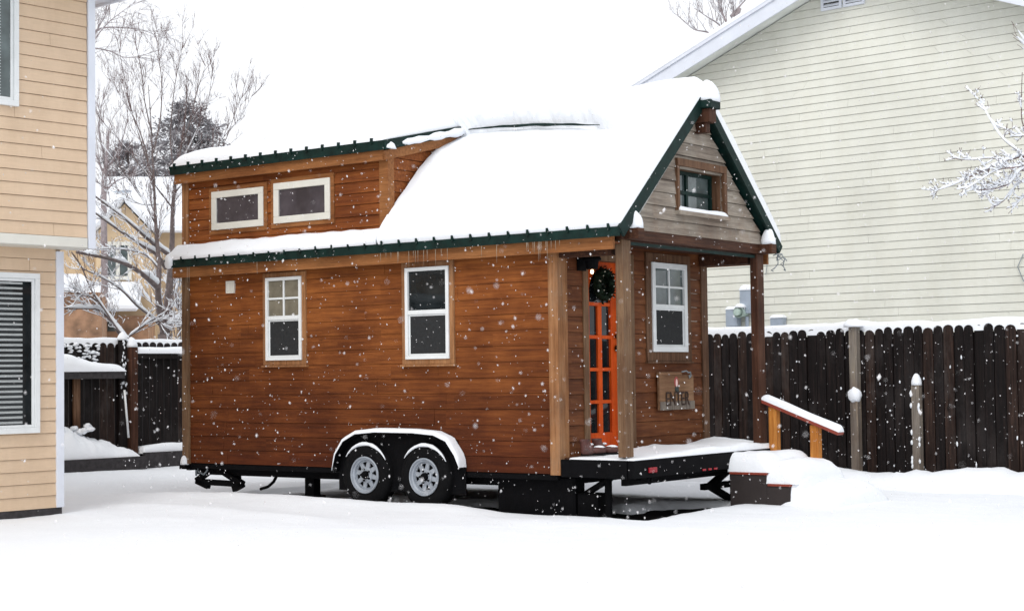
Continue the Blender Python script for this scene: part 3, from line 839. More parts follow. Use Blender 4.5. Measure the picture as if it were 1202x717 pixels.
# sign
sg = thing('sign', 'square wooden sign with painted candle and dark lettering below the porch window', 'sign', at_t(2.15, PORCH-.03, 0), ROT_T)
g = MB(); g.box(-.36, .355, -.035, -.0, .93, 1.30); g.box(-.37, .10, -.04, .0, 1.30, 1.335)
g.build('board', M['sign_wood'], sg, bevel=.006)
g = MB(); g.box(-.36, .355, -.043, -.035, .93, 1.02); g.build('lower_strip', M['fence_grey'], sg)
def flat_text(txt, size, name, m, parent, loc, rot, sx=1, ext=.002):
    cu = bpy.data.curves.new(name, 'FONT'); cu.body = txt; cu.size = size; cu.align_x = 'CENTER'; cu.extrude = ext; cu.offset = .0005
    to = bpy.data.objects.new(name, cu); COL.objects.link(to)
    bpy.context.view_layer.update()
    me = bpy.data.meshes.new_from_object(to.evaluated_get(bpy.context.evaluated_depsgraph_get()))
    bpy.data.objects.remove(to)
    me.materials.clear(); me.materials.append(m)
    o = bpy.data.objects.new(name, me); COL.objects.link(o); o.parent = parent; o.location = loc; o.rotation_euler = rot; o.scale = (sx, 1, 1)
    return o
flat_text('ENTER', .215, 'lettering', M['ink'], sg, (-.01, -.046, .975), (R(90), 0, 0), .78)
g = MB(); g.ell((-.02, -.037, 1.225), .045, .004, .06, 14, 8); g.build('halo', M['flame_red'], sg, smooth=True)
g = MB(); g.ell((-.02, -.041, 1.215), .02, .005, .045, 12, 8); g.build('flame', M['flame'], sg, smooth=True)
g = MB(); g.ell((-.01, -.039, 1.15), .042, .005, .032, 12, 8, .4); g.ell((.01, -.04, 1.12), .02, .005, .035, 10, 8); g.build('leaf_ornament', M['leaf'], sg, smooth=True)
g = MB(); g.tube([(.08, -.05, 1.335), (.16, -.055, 1.345), (.22, -.05, 1.325), (.26, -.05, 1.33), (.27, -.05, 1.29), (.24, -.05, 1.27), (.23, -.05, 1.30)], .008, 6); g.build('hanger', M['wire'], sg, smooth=True)
# boots
def boot(x, y, rz, label):
    t = thing('boot', label, 'boot', at_t(x, y, .53), ROT_T+rz, 'pair of boots beside the door')
    g = MB()
    prof = [(-.0, .045, .075, 0), (.03, .048, .078, .005), (.06, .044, .07, .01), (.09, .04, .054, .03), (.125, .044, .052, .042), (.145, .05, .054, .042)]
    rings = []
    for z, rx, ry, oy in prof:
        rings.append([(rx*math.cos(2*math.pi*j/14), oy+ry*math.sin(2*math.pi*j/14), z+.012) for j in range(14)])
    k0 = 0
    for r_ in rings: g.v += r_
    for i in range(len(rings)-1):
        for j in range(14): q = i*14; g.f.append((q+j, q+(j+1) % 14, q+14+(j+1) % 14, q+14+j))
    g.f.append(tuple(range(14))); g.f.append(tuple((len(rings)-1)*14+j for j in range(14)))
    g.ell((0, -.095, .045), .046, .085, .042, 14, 8, .1)
    b_ = g.build('upper', M['boot'], t, smooth=True)
    g = MB(); g.poly([(.048*math.cos(a)*(.9 if math.sin(a) > 0 else 1), -.05+.13*math.sin(a), 0) for a in [2*math.pi*k/18 for k in range(18)]], (0, 0, .018)); g.build('sole', M['rubber'], t)
    g = MB(); g.ell((0, -.11, .077), .032, .055, .016, 10, 6, .3); g.ell((.02, -.03, .105), .022, .03, .012, 8, 5, .3); g.build('snow_dusting', M['snow'], t, smooth=True)
boot(.27, .60, .9, 'brown boot with snow on its toe, nearer the corner trim')
boot(.46, .58, .5, 'brown boot standing against the orange door jamb')

# ================================================================== steps and handrail
stp = thing('porch_steps', 'two dark wooden steps buried in rounded snow at the deck end', 'steps', at_t(1.84, -.09, 0), ROT_T)
SW = 1.0
g = MB(); g.box(0, SW, -.425, -.005, -.15, .275); g.box(0, SW, -.69, -.425, -.15, .165); g.build('riser_box', M['step_dark'], stp, bevel=.004)
g = MB(); g.box(-.012, SW+.01, -.435, -.005, .276, .300); g.build('tread', M['red_paint'], stp, bevel=.003)
g = MB(); g.box(-.012, SW+.01, -.70, -.44, .166, .190); g.build('tread', M['red_paint'], stp, bevel=.003)
g = MB()
snow(g, lambda s, t: (-.005+s, -.45+t, .301), (0, 0, 1), SW+.04, .47, .20, step=.04, r=.13, rt=.15, sides=(1, 1, 1, 0), amp=.18, seed=41)
snow(g, lambda s, t: (-.0+s, -.76+t, .191), (0, 0, 1), SW+.10, .40, .215, step=.04, r=.14, rt=.16, sides=(1, 1, 1, 0), amp=.2, seed=42)
snow(g, lambda s, t: (-.02+s, -1.18+t, -.06), (0, 0, 1), SW+.35, .62, .26, step=.04, r=.26, sides=(1, 1, 1, 1), amp=.25, seed=43)
snow(g, lambda s, t: (-.0+s, -.80+t, -.06), (0, 0, 1), SW+.18, .22, .38, step=.04, r=.12, sides=(1, 1, 1, 1), amp=.2, seed=44)
g.build('step_snow', M['snow'], stp, smooth=True)
hr = thing('handrail', 'orange-brown wooden handrail with snow along its sloping top beside the steps', 'handrail', at_t(2.80, -.09, 0), ROT_T)
g = MB(); g.box(-.04, .05, -.075, .02, .28, .945); g.build('rail_post', M['orange_wood'], hr, bevel=.004)
g = MB(); g.box(-.04, .05, -.56, -.465, .02, .755); g.build('rail_post', M['orange_wood'], hr, bevel=.004)
g = MB(); a = Vector((.005, .115, 1.015)); b = Vector((.005, -.80, .665)); g.bar(a, b, .14, .035); g.build('top_rail', M['red_paint'], hr, bevel=.003)
g = MB(); dd = (b-a); Lr = dd.length; dd.normalize(); un = Vector((1, 0, 0)).cross(dd); un = un if un.z > 0 else -un
snow(g, lambda s, t: a+Vector((-.068+t, 0, 0))+dd*s+un*.018, un, Lr, .136, .062, step=.05, r=.05, amp=.15, seed=50); g.build('rail_snow', M['snow'], hr, smooth=True)

# ================================================================== RIGHT FENCE
A = Vector((5.84, 18.84, 0))
def at_h(x, y, z, base=A):
    c, s = math.cos(ROT_H), math.sin(ROT_H); return Vector((base.x+x*c-y*s, base.y+x*s+y*c, z))
fe = thing('picket_fence', 'tall dark damp board fence with rounded tops under a snow ridge, behind the porch', 'fence', A, ROT_H)
g = MB(); rg = random.Random(12)
y = -3.2; tops = []
M['fence_b'] = m_wood('damp_brown_fence_boards', (.007, .004, .0035), (.024, .014, .011), (.058, .034, .025), 'Z', stain=.6, stain_col=(.07, .06, .056))
mbs = [MB(), MB()]
while y < 13:
    w = .128+rg.uniform(-.014, .014); ox = rg.uniform(-.010, .010); h = 1.84+rg.uniform(-.022, .014)
    pts = [(ox, y+.004, -.1), (ox, y+w-.004, -.1), (ox, y+w-.004, h-.055)]
    for k in range(1, 6):
        a = math.pi*k/6; pts.append((ox, y+w/2+math.cos(a)*(w/2-.004), h-.055+.055*math.sin(a)))
    pts.append((ox, y+.004, h-.055))
    mbs[0 if rg.random() < (.8 if y > 2.6 else .6) else 1].poly([(p[0]+rg.uniform(-.002, .002), p[1], p[2]) for p in pts], (.018, 0, 0)); y += w+.002+rg.choice([0, 0, .004])
mbs[0].build('picket_boards', M['fence'], fe); mbs[1].build('picket_boards', M['fence_b'], fe)
g = MB()
for z in (.35, 1.55): g.box(.034, .07, -3.2, 13, z, z+.09)
g.box(.030, .034, -3.2, 13, -.1, 1.76); g.build('rail', M['fence'], fe)
for yy in (-1.9,  4.6, 7.1, 9.6):
    MB().box(.07, .16, yy-.045, yy+.045, -.1, 1.78).build('post', M['fence'], fe)
p_ = MB().box(-.12, -.02, 2.06, 2.165, -.1, 1.86).build('post', M['fence_grey'], fe, bevel=.006); tag(p_, 'tall pale grey post with a lump of snow stuck halfway up')
g = MB(); g.ell((-.09, 2.11, 1.02), .075, .085, .10, 12, 8, .25, False, 1); g.ell((-.07, 2.11, 1.86), .10, .13, .10, 12, 6, .2, True, 2); g.build('snow_clump', M['snow'], p_, smooth=True)
p_ = MB().box(-.12, -.025, 1.235, 1.335, -.1, 1.14).build('post', M['fence_grey'], fe, bevel=.006); tag(p_, 'short grey post stub with a snow cap')
g = MB(); g.ell((-.072, 1.285, 1.14), .062, .066, .14, 12, 7, .12, True, 6)
for k in range(16): g.ell((-.12+rg.uniform(-.01, .0), 1.285+rg.choice([-.05, .05]), rg.uniform(.1, 1.1)), .012, .014, .03, 7, 5, .4, False, k)
g.build('snow_clump', M['snow'], p_, smooth=True)
g = MB()
snow(g, lambda s, t: (.006+t, -3.2+s, 1.775+.03*math.exp(-((s-3.2-2.11)/.2)**2)), (0, 0, 1), 16.2, .075, .14, step=.05, r=.03, amp=.22, seed=60)
for k in range(90):   # crumbs lodged on board edges
    y = rg.uniform(-2, 12); g.ell((-.004, y, rg.uniform(.05, 1.7)), .01, rg.uniform(.006, .014), rg.uniform(.01, .035), 6, 5, .4, False, k)
g.build('fence_snow', M['snow'], fe, smooth=True)

# ================================================================== CREAM HOUSE beyond the fence
NB = A+Vector((math.cos(ROT_H), math.sin(ROT_H), 0))*4
nh = thing('neighbour_house', 'large cream lap-sided gable house rising behind the fence', 'house', NB, ROT_H)
TY, TZ, TS = 4.12, 7.60, .377      # ridge position, height and pitch of the wall line
HW = 5.4
g = MB()
def nb_iv(z, zm):
    top = TZ-.25
    zc = TZ-.175-HW*TS
    if z < zc: return [(TY-HW, TY+HW)]
    k = max(.0, (TZ-.175-z)/TS); return [(TY-k, TY+k)]
lap(g, XM(0), -.2, TZ-.18, .1225, nb_iv, out=.014, groove=.0045, inner=.004, joints=3.6, seed=71)
g.build('wall', M['cream'], nh)
g = MB(); g.box(.021, 9, TY-HW, TY+HW, -.2, TZ-.19-HW*TS)
g.poly([(.021, TY-HW, TZ-.19-HW*TS), (.021, TY+HW, TZ-.19-HW*TS), (.021, TY, TZ-.19)], (9, 0, 0)); g.build('core_wall', M['cream'], nh)
g = MB(); OV = .44
for s in (1, -1):
    y1 = TY+s*(HW+.5); z1 = TZ-(HW+.5)*TS
    a = [(-OV, TY, TZ-.14), (-OV, y1, z1-.14), (9.4, y1, z1-.14), (9.4, TY, TZ-.14)]
    g.hexa(a+[(x, y, z+.14) for x, y, z in a])
nroof = g.build('roof', M['white_trim'], nh)
g = MB()
for s in (1, -1):
    y1 = TY+s*(HW+.5); z1 = TZ-(HW+.5)*TS
    g.hexa([(-OV-.03, TY, TZ-.27), (-OV-.03, y1, z1-.27), (-OV, y1, z1-.27), (-OV, TY, TZ-.27), (-OV-.03, TY, TZ+.01), (-OV-.03, y1, z1+.01), (-OV, y1, z1+.01), (-OV, TY, TZ+.01)])
    g.hexa([(-OV-.055, TY, TZ-.045), (-OV-.055, y1, z1-.045), (-OV-.03, y1, z1-.045), (-OV-.03, TY, TZ-.045), (-OV-.055, TY, TZ+.012), (-OV-.055, y1, z1+.012), (-OV-.03, y1, z1+.012), (-OV-.03, TY, TZ+.012)])
g.build('rake_trim', M['white_trim'], nroof)
g = MB()
for s in (1, -1):
    y1 = TY+s*(HW+.5); z1 = TZ-(HW+.5)*TS
    g.hexa([(-OV, TY, TZ-.16), (-OV, y1, z1-.16), (.03, y1, z1-.16), (.03, TY, TZ-.16), (-OV, TY, TZ-.142), (-OV, y1, z1-.142), (.03, y1, z1-.142), (.03, TY, TZ-.142)])
g.build('soffit', M['soffit'], nroof)
g = MB()
for s in (1, -1):
    L_ = math.hypot(HW+.5, (HW+.5)*TS); d_ = Vector((0, s*(HW+.5), -(HW+.5)*TS)).normalized()
    snow(g, lambda a, b, d_=d_: Vector((-OV-.06+b, TY, TZ+.012))+d_*a, (0, 0, 1), L_, 9.8, .09, step=.35, r=.08, sides=(0, 1, 1, 1), seed=75)
g.build('roof_snow', M['snow'], nroof, smooth=True)
def louver(y0, y1, z0, z1):
    g = MB(); ring(g, XM(0), y0, y1, z0, z1, .04, 0, .045)
    z = z0+.05
    while z < z1-.06:
        g.hexa([(-.045, y0+.04, z), (-.045, y1-.04, z), (-.02, y1-.04, z+.03), (-.02, y0+.04, z+.03), (-.045, y0+.04, z+.012), (-.045, y1-.04, z+.012), (-.02, y1-.04, z+.042), (-.02, y0+.04, z+.042)]); z += .062
    v_ = g.build('gable_vent', M['white_trim'], nh)
    g = MB(); fbox(g, XM(0), y0+.04, y1-.04, z0+.04, z1-.04, .0, .019); g.build('vent_backing', M['vent_dark'], v_)
louver(4.52, 4.88, 6.86, 7.06); louver(4.13, 4.49, 6.86, 7.04)
# utility boxes
Tn = XM(0)
g = MB(); fbox(g, Tn, 6.46, 6.68, 2.05, 2.32, .02, .14); b_ = g.build('utility_box', M['meter_grey'], nh, bevel=.008)
g = MB(); snow(g, lambda s, t: (-.15+t, 6.45+s, 2.32), (0, 0, 1), .24, .14, .06, step=.05, r=.05, seed=77); g.build('snow_cap', M['snow'], b_, smooth=True)
g = MB(); fbox(g, Tn, 6.14, 6.42, 2.25, 2.62, .02, .12); b_ = g.build('utility_box', M['meter_grey'], nh, bevel=.008)
g = MB(); snow(g, lambda s, t: (-.13+t, 6.13+s, 2.62), (0, 0, 1), .30, .12, .09, step=.05, r=.06, seed=78); g.build('snow_cap', M['snow'], b_, smooth=True)
g = MB(); g.lathe([(-.02, .07), (-.20, .07), (-.205, .09), (-.23, .09), (-.135, .06), (-.27, .055), (-.275, .001)], 18, 'X', (0, 6.38, 2.27)); b_ = g.build('electric_meter', M['meter_glass'], nh, smooth=False)
g = MB(); g.ell((-.15, 6.38, 2.34), .10, .09, .07, 10, 5, .2, True); g.build('snow_cap', M['snow'], b_, smooth=True)
g = MB(); g.tube([(-.05, 6.33, 2.2), (-.05, 6.33, 1.4)], .03, 8); g.tube([(-.05, 6.57, 2.06), (-.05, 6.57, 1.4)], .025, 8); g.build('conduit', M['meter_grey'], nh)
g = MB(); fbox(g, Tn, 5.62, 5.84, 2.0, 2.16, .02, .15); b_ = g.build('utility_box', M['meter_grey'], nh, bevel=.008)
g = MB(); snow(g, lambda s, t: (-.16+t, 5.61+s, 2.16), (0, 0, 1), .24, .15, .06, step=.05, r=.05, seed=79); g.build('snow_cap', M['snow'], b_, smooth=True)
g = MB(); g.tube([(-.03, 5.95+.0, 3.3), (-.05, 5.92, 3.1), (-.04, 5.97, 2.85)], .006, 5); g.build('cable', M['wire'], nh)
g = MB(); g.tube([(-.03, 1.72, 2.93), (-.05, 1.80, 2.75), (-.05, 1.72, 2.55), (-.05, 1.58, 2.42), (-.05, 1.5, 2.36), (-.05, 1.3, 2.34)], .007, 5); g.build('cable', M['wire'], nh, smooth=True)

# ================================================================== TAN HOUSE at the left
Ac = Vector((-4.667, 16.932, 0))
lh = thing('two_storey_house', 'tan lap-sided house corner with overhanging upper floor at the left', 'house', Ac, ROT_H)
T0 = YM(0); T1 = YM(-.30)
g = MB(); lap(g, T0, .03, 2.70, .1265, lambda z, zm: [(-7, -.065)], out=.015, groove=.005, inner=.004, seed=81, wob=.0015, joints=2.8); g.build('wall', M['tan'], lh)
g = MB(); g.box(-7, -.0, .021, 8, -.1, 2.7); g.build('core_wall', M['tan'], lh)
g = MB(); g.box(-.07, .018, -.028, .0, .03, 2.66); g.box(0, .03, 0, .07, .03, 2.66); g.build('corner_board', M['white_trim'], lh, bevel=.002)
g = MB(); lap(g, T1, 2.79, 5.36, .1265, lambda z, zm: [(-7, .11)], out=.015, groove=.005, inner=.004, seed=82, wob=.0015, joints=2.8); g.build('wall', M['tan'], lh)
g = MB(); g.box(-7, .18, -.279, 8, 2.70, 5.36); g.build('core_wall', M['tan'], lh)
g = MB(); g.box(.115, .20, -.33, -.30, 2.68, 5.34); g.box(.18, .21, -.30, -.23, 2.68, 5.34); g.build('corner_board', M['white_trim'], lh, bevel=.002)
g = MB(); g.box(-7, .105, -.325, -.28, 2.685, 2.785); g.box(-7, .18, -.28, 0, 2.68, 2.70); g.build('band_board', M['bone'], lh, bevel=.002)
g = MB(); g.box(-7, .48, -.75, 8, 5.33, 5.37); o = g.build('roof', M['white_trim'], lh)
g = MB(); g.box(-7, .48, -.78, -.75, 5.30, 5.46); g.box(.48, .51, -.78, 8, 5.30, 5.46)
g.build('gutter', M['white_trim'], o)
g = MB(); g.box(-7, .45, -.70, -.32, 5.312, 5.328); g.build('soffit', M['soffit'], o)
g = MB(); g.hexa([(-7, -.8, 5.46), (.50, -.8, 5.46), (.50, 8, 5.46), (-7, 8, 5.46), (-7, 3.5, 7.2), (-1.5, 3.5, 7.2), (-1.5, 4.2, 7.2), (-7, 4.2, 7.2)]); g.build('roof_snow', M['snow'], o)
g = MB(); g.box(-7, -.0, -.012, .0, -.12, .028); g.build('foundation', M['kerb'], lh)
def big_window(to3, a0, a1, z0, z1, label, slat):
    g = MB(); ring(g, to3, a0, a1, z0, z1, .055, .0, .05); ring(g, to3, a0+.055, a1-.055, z0+.055, z1-.055, .03, .0, .032)
    w = g.build('window', M['vinyl'], lh, bevel=.003); tag(w, label)
    g = MB(); fbox(g, to3, a0+.07, a1-.07, z0+.07, z1-.07, .006, .0185); g.build('pane', M['glass' if slat > .03 else 'glass_grey'], w)
    g = MB(); z = z0+.10
    while z < z1-.08:
        g.hexa([to3(a0+.09, z, .024), to3(a1-.19, z, .024), to3(a1-.19, z+.004, .019), to3(a0+.09, z+.004, .019),
                to3(a0+.09, z+slat*.38, .026), to3(a1-.19, z+slat*.38, .026), to3(a1-.19, z+slat*.38+.003, .019), to3(a0+.09, z+slat*.38+.003, .019)]); z += slat
    g.build('blind', M['blind'], w)
big_window(T0, -2.1, -.275, .80, 2.42, 'lower window with white frame and half-open slatted blind', .052)
big_window(T1, -2.5, -.70, 4.05, 5.25, 'upper window with white frame and closed slatted blind', .030)

# ================================================================== LEFT FENCE
F0 = Vector((-6.063, 25.788, 0))
fl = thing('board_fence', 'dark brown fence with snow-laden rails between the tan house and the small house', 'fence', F0, ROT_H)
mbs = [MB(), MB()]; rg = random.Random(19)
x = -2.6
while x < 7.2:
    if -.16 < x+.07 < .07: x += .05; continue
    w = .135; h = 1.90+rg.uniform(-.01, .01)+(.02 if x > 0 else 0)
    pts = [(x+.004, .0, -.1), (x+w-.004, .0, -.1), (x+w-.004, 0, h-.06)]
    for k in range(1, 6):
        a = math.pi*k/6; pts.append((x+w/2+math.cos(a)*(w/2-.004), 0, h-.06+.06*math.sin(a)))
    pts.append((x+.004, 0, h-.06)); mbs[0 if rg.random() < .75 else 1].poly(pts, (0, .018, 0)); x += w+.004
mbs[0].build('picket_boards', M['fence'], fl); mbs[1].build('picket_boards', M['fence_b'], fl)
g = MB(); g.box(.08, 7.2, -.13, 0, 1.66, 1.74); g.build('ledge_rail', M['fence'], fl)
g = MB(); g.box(-2.6, -.20, -.22, 0, 1.35, 1.46); g.build('ledge_rail', M['kerb'], fl)
p_ = MB().box(-.05, .085, -.16, -.02, -.1, 1.84).build('post', M['red_wood'], fl, bevel=.006)
g = MB(); g.ell((.015, -.09, 1.84), .095, .085, .15, 12, 6, .1, True, 6); g.build('snow_cap', M['snow'], p_, smooth=True)
p_ = MB().box(-.20, -.06, -.10, -.0, -.1, 1.97).build('post', M['fence'], fl, bevel=.03)
g = MB(); g.ell((-.13, -.05, 1.95), .085, .07, .12, 12, 6, .1, True, 6)
for k in range(26): g.ell((-.13+rg.uniform(-.06, .06), -.105, rg.uniform(1.0, 1.95)), .012, .012, .025, 6, 5, .4, False, k)
g.build('snow_cap', M['snow'], p_, smooth=True)
p_ = MB().box(-1.02, -.90, -.06, -.02, .2, 1.36).build('post', M['brown_trim'], fl, bevel=.004)
g = MB()
snow(g, lambda s, t: (.07+s, -.15+t, 1.74), (0, 0, 1), 7, .17, .10, step=.08, r=.06, amp=.2, seed=90)
snow(g, lambda s, t: (-2.6+s, -.24+t, 1.46), (0, 0, 1), 2.42, .26, .24, step=.06, r=.12, amp=.35, seed=91, thick=lambda s, t: .45+.55*min(1, max(0, (2.42-s)/1.0)))
snow(g, lambda s, t: (-2.6+s, .006+t, 1.835), (0, 0, 1), 9.8, .075, .14, step=.05, r=.03, amp=.2, seed=92)
for k in range(110):   # snow caught between the boards of the left bay
    g.ell((rg.uniform(-1.6, -.55), -.03, rg.uniform(1.55, 1.88)), rg.uniform(.02, .05), .03, rg.uniform(.01, .03), 7, 5, .5, False, k)
g.build('fence_snow', M['snow'], fl, smooth=True)
# edging boards at the foot
g = MB(); g.box(-2.6, -.04, -.56, -.50, -.05, .15); g.box(.10, 7, -.32, -.26, -.05, .19)
tag(g.build('garden_edging', M['kerb'], None), 'low snowy edging board along the foot of the left fence', 'edging')
ed = bpy.data.objects['garden_edging']; ed.location = F0; ed.rotation_euler = (0, 0, ROT_H)
st_ = MB().tube([(0, 0, 0), (-.075, 0, .74)], .017, 8).build('garden_stake', M['vinyl'], None, smooth=True)
st_.location = at_h(-.16, -.25, .43, F0); st_.rotation_euler = (0, 0, ROT_H); tag(st_, 'thin white stake leaning on the left fence', 'stake')
g = MB()   # heap of snow on a low shrub
snow(g, lambda s, t: (-2.6+s, -.52+t, .13), (0, 0, 1), 2.5, .50, .48, step=.04, r=.10, rt=.16, sides=(1, 1, 1, 0), amp=.25, seed=7, fr=3.5,
     thick=lambda s, t: (.28+.72*min(1, max(0, (2.45-s)/1.15)))*(.55+.45*min(1, t/.35))*(1+.22*noise.noise(Vector((s*9, t*9, 2)))))
snow(g, lambda s, t: (.10+s, -.28+t, .17), (0, 0, 1), 6.5, .27, .12, step=.07, r=.06, sides=(1, 1, 1, 0), amp=.4, seed=8)
for k in range(26):
    x = rg.uniform(-2.3, -.75); g.ell((x, rg.uniform(-.3, -.1), .50+rg.uniform(.05, .16)), rg.uniform(.05, .09), .06, rg.uniform(.03, .05), 9, 6, .5, False, k)
sb_ = g.build('snow_heap', M['snow'], None, smooth=True); sb_.location = F0; sb_.rotation_euler = (0, 0, ROT_H)
tag(sb_, 'lumpy heap of snow piled against the left fence', 'snow heap', kind='stuff')
g = MB(); rg2 = random.Random(4)
tag_sh = None

# ================================================================== GROUND
g = MB()
def axis(fine0, fine1, step, lo, hi):
    v = []; x = fine0
    while x <= fine1: v.append(x); x += step
    d = step; x = fine0
    a = []
    while x > lo: d *= 1.22; x -= d; a.append(max(x, lo))
    d = step; x = v[-1]; b = []
    while x < hi: d *= 1.22; x += d; b.append(min(x, hi))
    return a[::-1]+v+b
AX = axis(-2.4, 4.4, .055, -420, 420); AY = axis(-2.6, 7.4, .065, -420, 420)
def sm(a, b, x): t = min(1, max(0, (x-a)/(b-a))); return t*t*(3-2*t)
def gz(x, y):
    dcam = 1
    z = .035*noise.noise(Vector((x*.35, y*.35, 0)))+.014*noise.noise(Vector((x*1.3, y*1.3, 3)))+.005*noise.noise(Vector((x*4.5, y*4.5, 7)))
    # drift in front of the trailer, low wind ridge
    z += .085*math.exp(-((x+.38+.06*math.sin(y*2.3))/.26)**2)*sm(.9, 1.9, y)*sm(7.5, 5.5, y)+.025*math.exp(-((x+.7)/.4)**2)
    z += .03*math.exp(-((x+1.5+.2*math.sin(y*.7+1))/.22)**2)*sm(1.5, 3, y)*sm(6.5, 5, y)
    z += .012*max(0, noise.noise(Vector((x*2.1+3, y*.8, 11))))+.004*noise.noise(Vector((x*11, y*9, 2)))
    z -= .04
    # bare hollow under the trailer
    edge = .06*noise.noise(Vector((x*1.9, y*1.9, 5)))+.025*noise.noise(Vector((x*7, y*7, 5)))
    e2 = x+edge
    a_ = sm(-.06, .02, e2)*sm(1.15, .85, e2+edge)*sm(-.24, -.12, y+edge)*sm(4.8, 4.5, y+edge)
    b_ = sm(-.06, .02, e2)*sm(2.05, 1.85, e2)*sm(-.24, -.12, y+edge)*sm(.75, .45, y+edge*2)
    z -= .17*max(a_, b_)
    # thin snow beyond and behind, under the floor
    if 0 < x < WID and 4.5 < y < 6.1: z -= .05
    return z
hx, hy = len(AX), len(AY)
for x in AX:
    for y in AY: g.v.append((x, y, gz(x, y)))
for i in range(hx-1):
    for j in range(hy-1): q = i*hy+j; g.f.append((q, q+hy, q+hy+1, q+1))
gr = g.build('ground', M['snow_ground'], None, smooth=True); gr.location = O; gr.rotation_euler = (0, 0, ROT_T); tag(gr, kind='structure')
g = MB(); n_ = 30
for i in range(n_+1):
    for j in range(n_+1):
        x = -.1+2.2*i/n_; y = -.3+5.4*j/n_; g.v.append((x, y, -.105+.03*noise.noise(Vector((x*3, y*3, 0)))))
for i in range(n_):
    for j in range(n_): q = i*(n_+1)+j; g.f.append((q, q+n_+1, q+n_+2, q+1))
so = g.build('soil_shade', M['soil_shade'], None); so.location = O; so.rotation_euler = (0, 0, ROT_T); tag(so, kind='structure')  # bare ground sheet with the under-trailer shade in its colour
# snow bank along the right fence foot
g = MB()
snow(g, lambda s, t: (-.95+t, -3.3+s, -.14), (0, 0, 1), 9.5, 1.0, .29, step=.08, r=.45, amp=.4, seed=101, fr=1.1)
bk = g.build('snow_bank', M['snow_ground'], None, smooth=True); bk.location = A; bk.rotation_euler = (0, 0, ROT_H); tag(bk, 'low drift of snow along the foot of the right fence', 'snow bank', kind='stuff')
# drift at the foot of the tan house
g = MB()
# ================================================================== BACKGROUND HOUSE
BD = 45
p0 = far(150, 300, BD); bx, by = p0.x, p0.y
bh = thing('distant_house', 'far tan two-storey house with a snowy roof behind the bare tree', 'house', (bx, by, 0), R(8))
def zat(y, d=BD): return far(150, y, d).z
def xat(x, d=BD): return far(x, 300, d).x-bx
E1, RG = zat(276), zat(211)+.3
g = MB(); g.box(xat(60), xat(320), .0, 6, 0, E1+.3); g.poly([(xat(118), -.9, 0), (xat(182), -.9, 0), (xat(182), -.9, zat(277)), (xat(150), -.9, zat(243)), (xat(118), -.9, zat(277))], (0, .9, 0))
bw = g.build('wall', M['bg_tan'], bh)
g = MB(); g.hexa([(xat(55), -.5, E1), (xat(330), -.5, E1), (xat(330), 4, RG), (xat(55), 4, RG), (xat(55), -.5, E1+.3), (xat(330), -.5, E1+.3), (xat(330), 4, RG+.3), (xat(55), 4, RG+.3)])
g.hexa([(xat(55), 8.5, E1), (xat(330), 8.5, E1), (xat(330), 4, RG), (xat(55), 4, RG), (xat(55), 8.5, E1+.3), (xat(330), 8.5, E1+.3), (xat(330), 4, RG+.3), (xat(55), 4, RG+.3)])
for s in (-1, 1):
    e = xat(150)+s*(xat(187)-xat(150)); c = xat(150)
    g.hexa([(e, -1.3, zat(280)), (c, -1.3, zat(241)), (c, 3, zat(241)), (e, 3, zat(280)), (e, -1.3, zat(280)+.24), (c, -1.3, zat(241)+.28), (c, 3, zat(241)+.28), (e, 3, zat(280)+.24)])
g.hexa([(xat(80), -3.6, zat(367, 42)), (xat(176), -3.6, zat(367, 42)), (xat(170), -.9, zat(345)), (xat(88), -.9, zat(345)), (xat(80), -3.6, zat(367, 42)+.25), (xat(176), -3.6, zat(367, 42)+.25), (xat(170), -.9, zat(345)+.3), (xat(88), -.9, zat(345)+.3)])
g.build('roof', M['snow'], bh, bevel=.08, smooth=False)
g = MB(); g.box(xat(70), xat(184), -3.2, -.95, 0, zat(371, 42)); g.build('porch_wall', M['brick'], bh)
g = MB(); ring(g, YM(-.9), xat(127), xat(158), zat(331), zat(287), .10, 0, .08); fbox(g, YM(-.9), (xat(127)+xat(158))/2-.05, (xat(127)+xat(158))/2+.05, zat(331)+.1, zat(287)-.1, 0, .08)
w = g.build('window', M['bone'], bh)
g = MB(); fbox(g, YM(-.9), xat(127)+.05, xat(158)-.05, zat(331)+.05, zat(287)-.05, 0, .04); g.build('pane', M['glass_grey'], w)
g = MB(); fbox(g, YM(-3.2), xat(136), xat(149), zat(389, 42), zat(375, 42), 0, .05); w = g.build('window', M['glass_grey'], bh)
g = MB(); g.poly([(xat(130), -3.9, zat(377, 41.5)), (xat(152), -3.9, zat(377, 41.5)), (xat(141), -3.9, zat(366, 41.5))], (0, .8, 0)); g.build('entry_gable', M['snow'], bh)
# roof hump / skylight
g = MB(); g.ell((xat(137), 2.6, zat(218)), .55, .4, .18, 12, 7, .2); g.build('roof_vent', M['meter_grey'], bh)
p1 = far(85, 340, 38)
b2 = thing('distant_garage', 'low brown building with snow on its roof at the far left behind the fence', 'building', (p1.x, p1.y, 0), R(12))
def x2(x): return far(x, 300, 38).x-p1.x
def z2(y): return far(90, y, 38).z
g = MB(); g.box(x2(30), x2(118), 0, 4, 0, z2(343)); g.build('wall', M['brick'], b2)
g = MB(); g.hexa([(x2(25), -.5, z2(341)), (x2(108), -.5, z2(341)), (x2(92), 2, z2(325)), (x2(25), 2, z2(325)), (x2(25), -.5, z2(341)+.2), (x2(108), -.5, z2(341)+.2), (x2(92), 2, z2(325)+.2), (x2(25), 2, z2(325)+.2)]); g.build('roof', M['snow'], b2, bevel=.05)

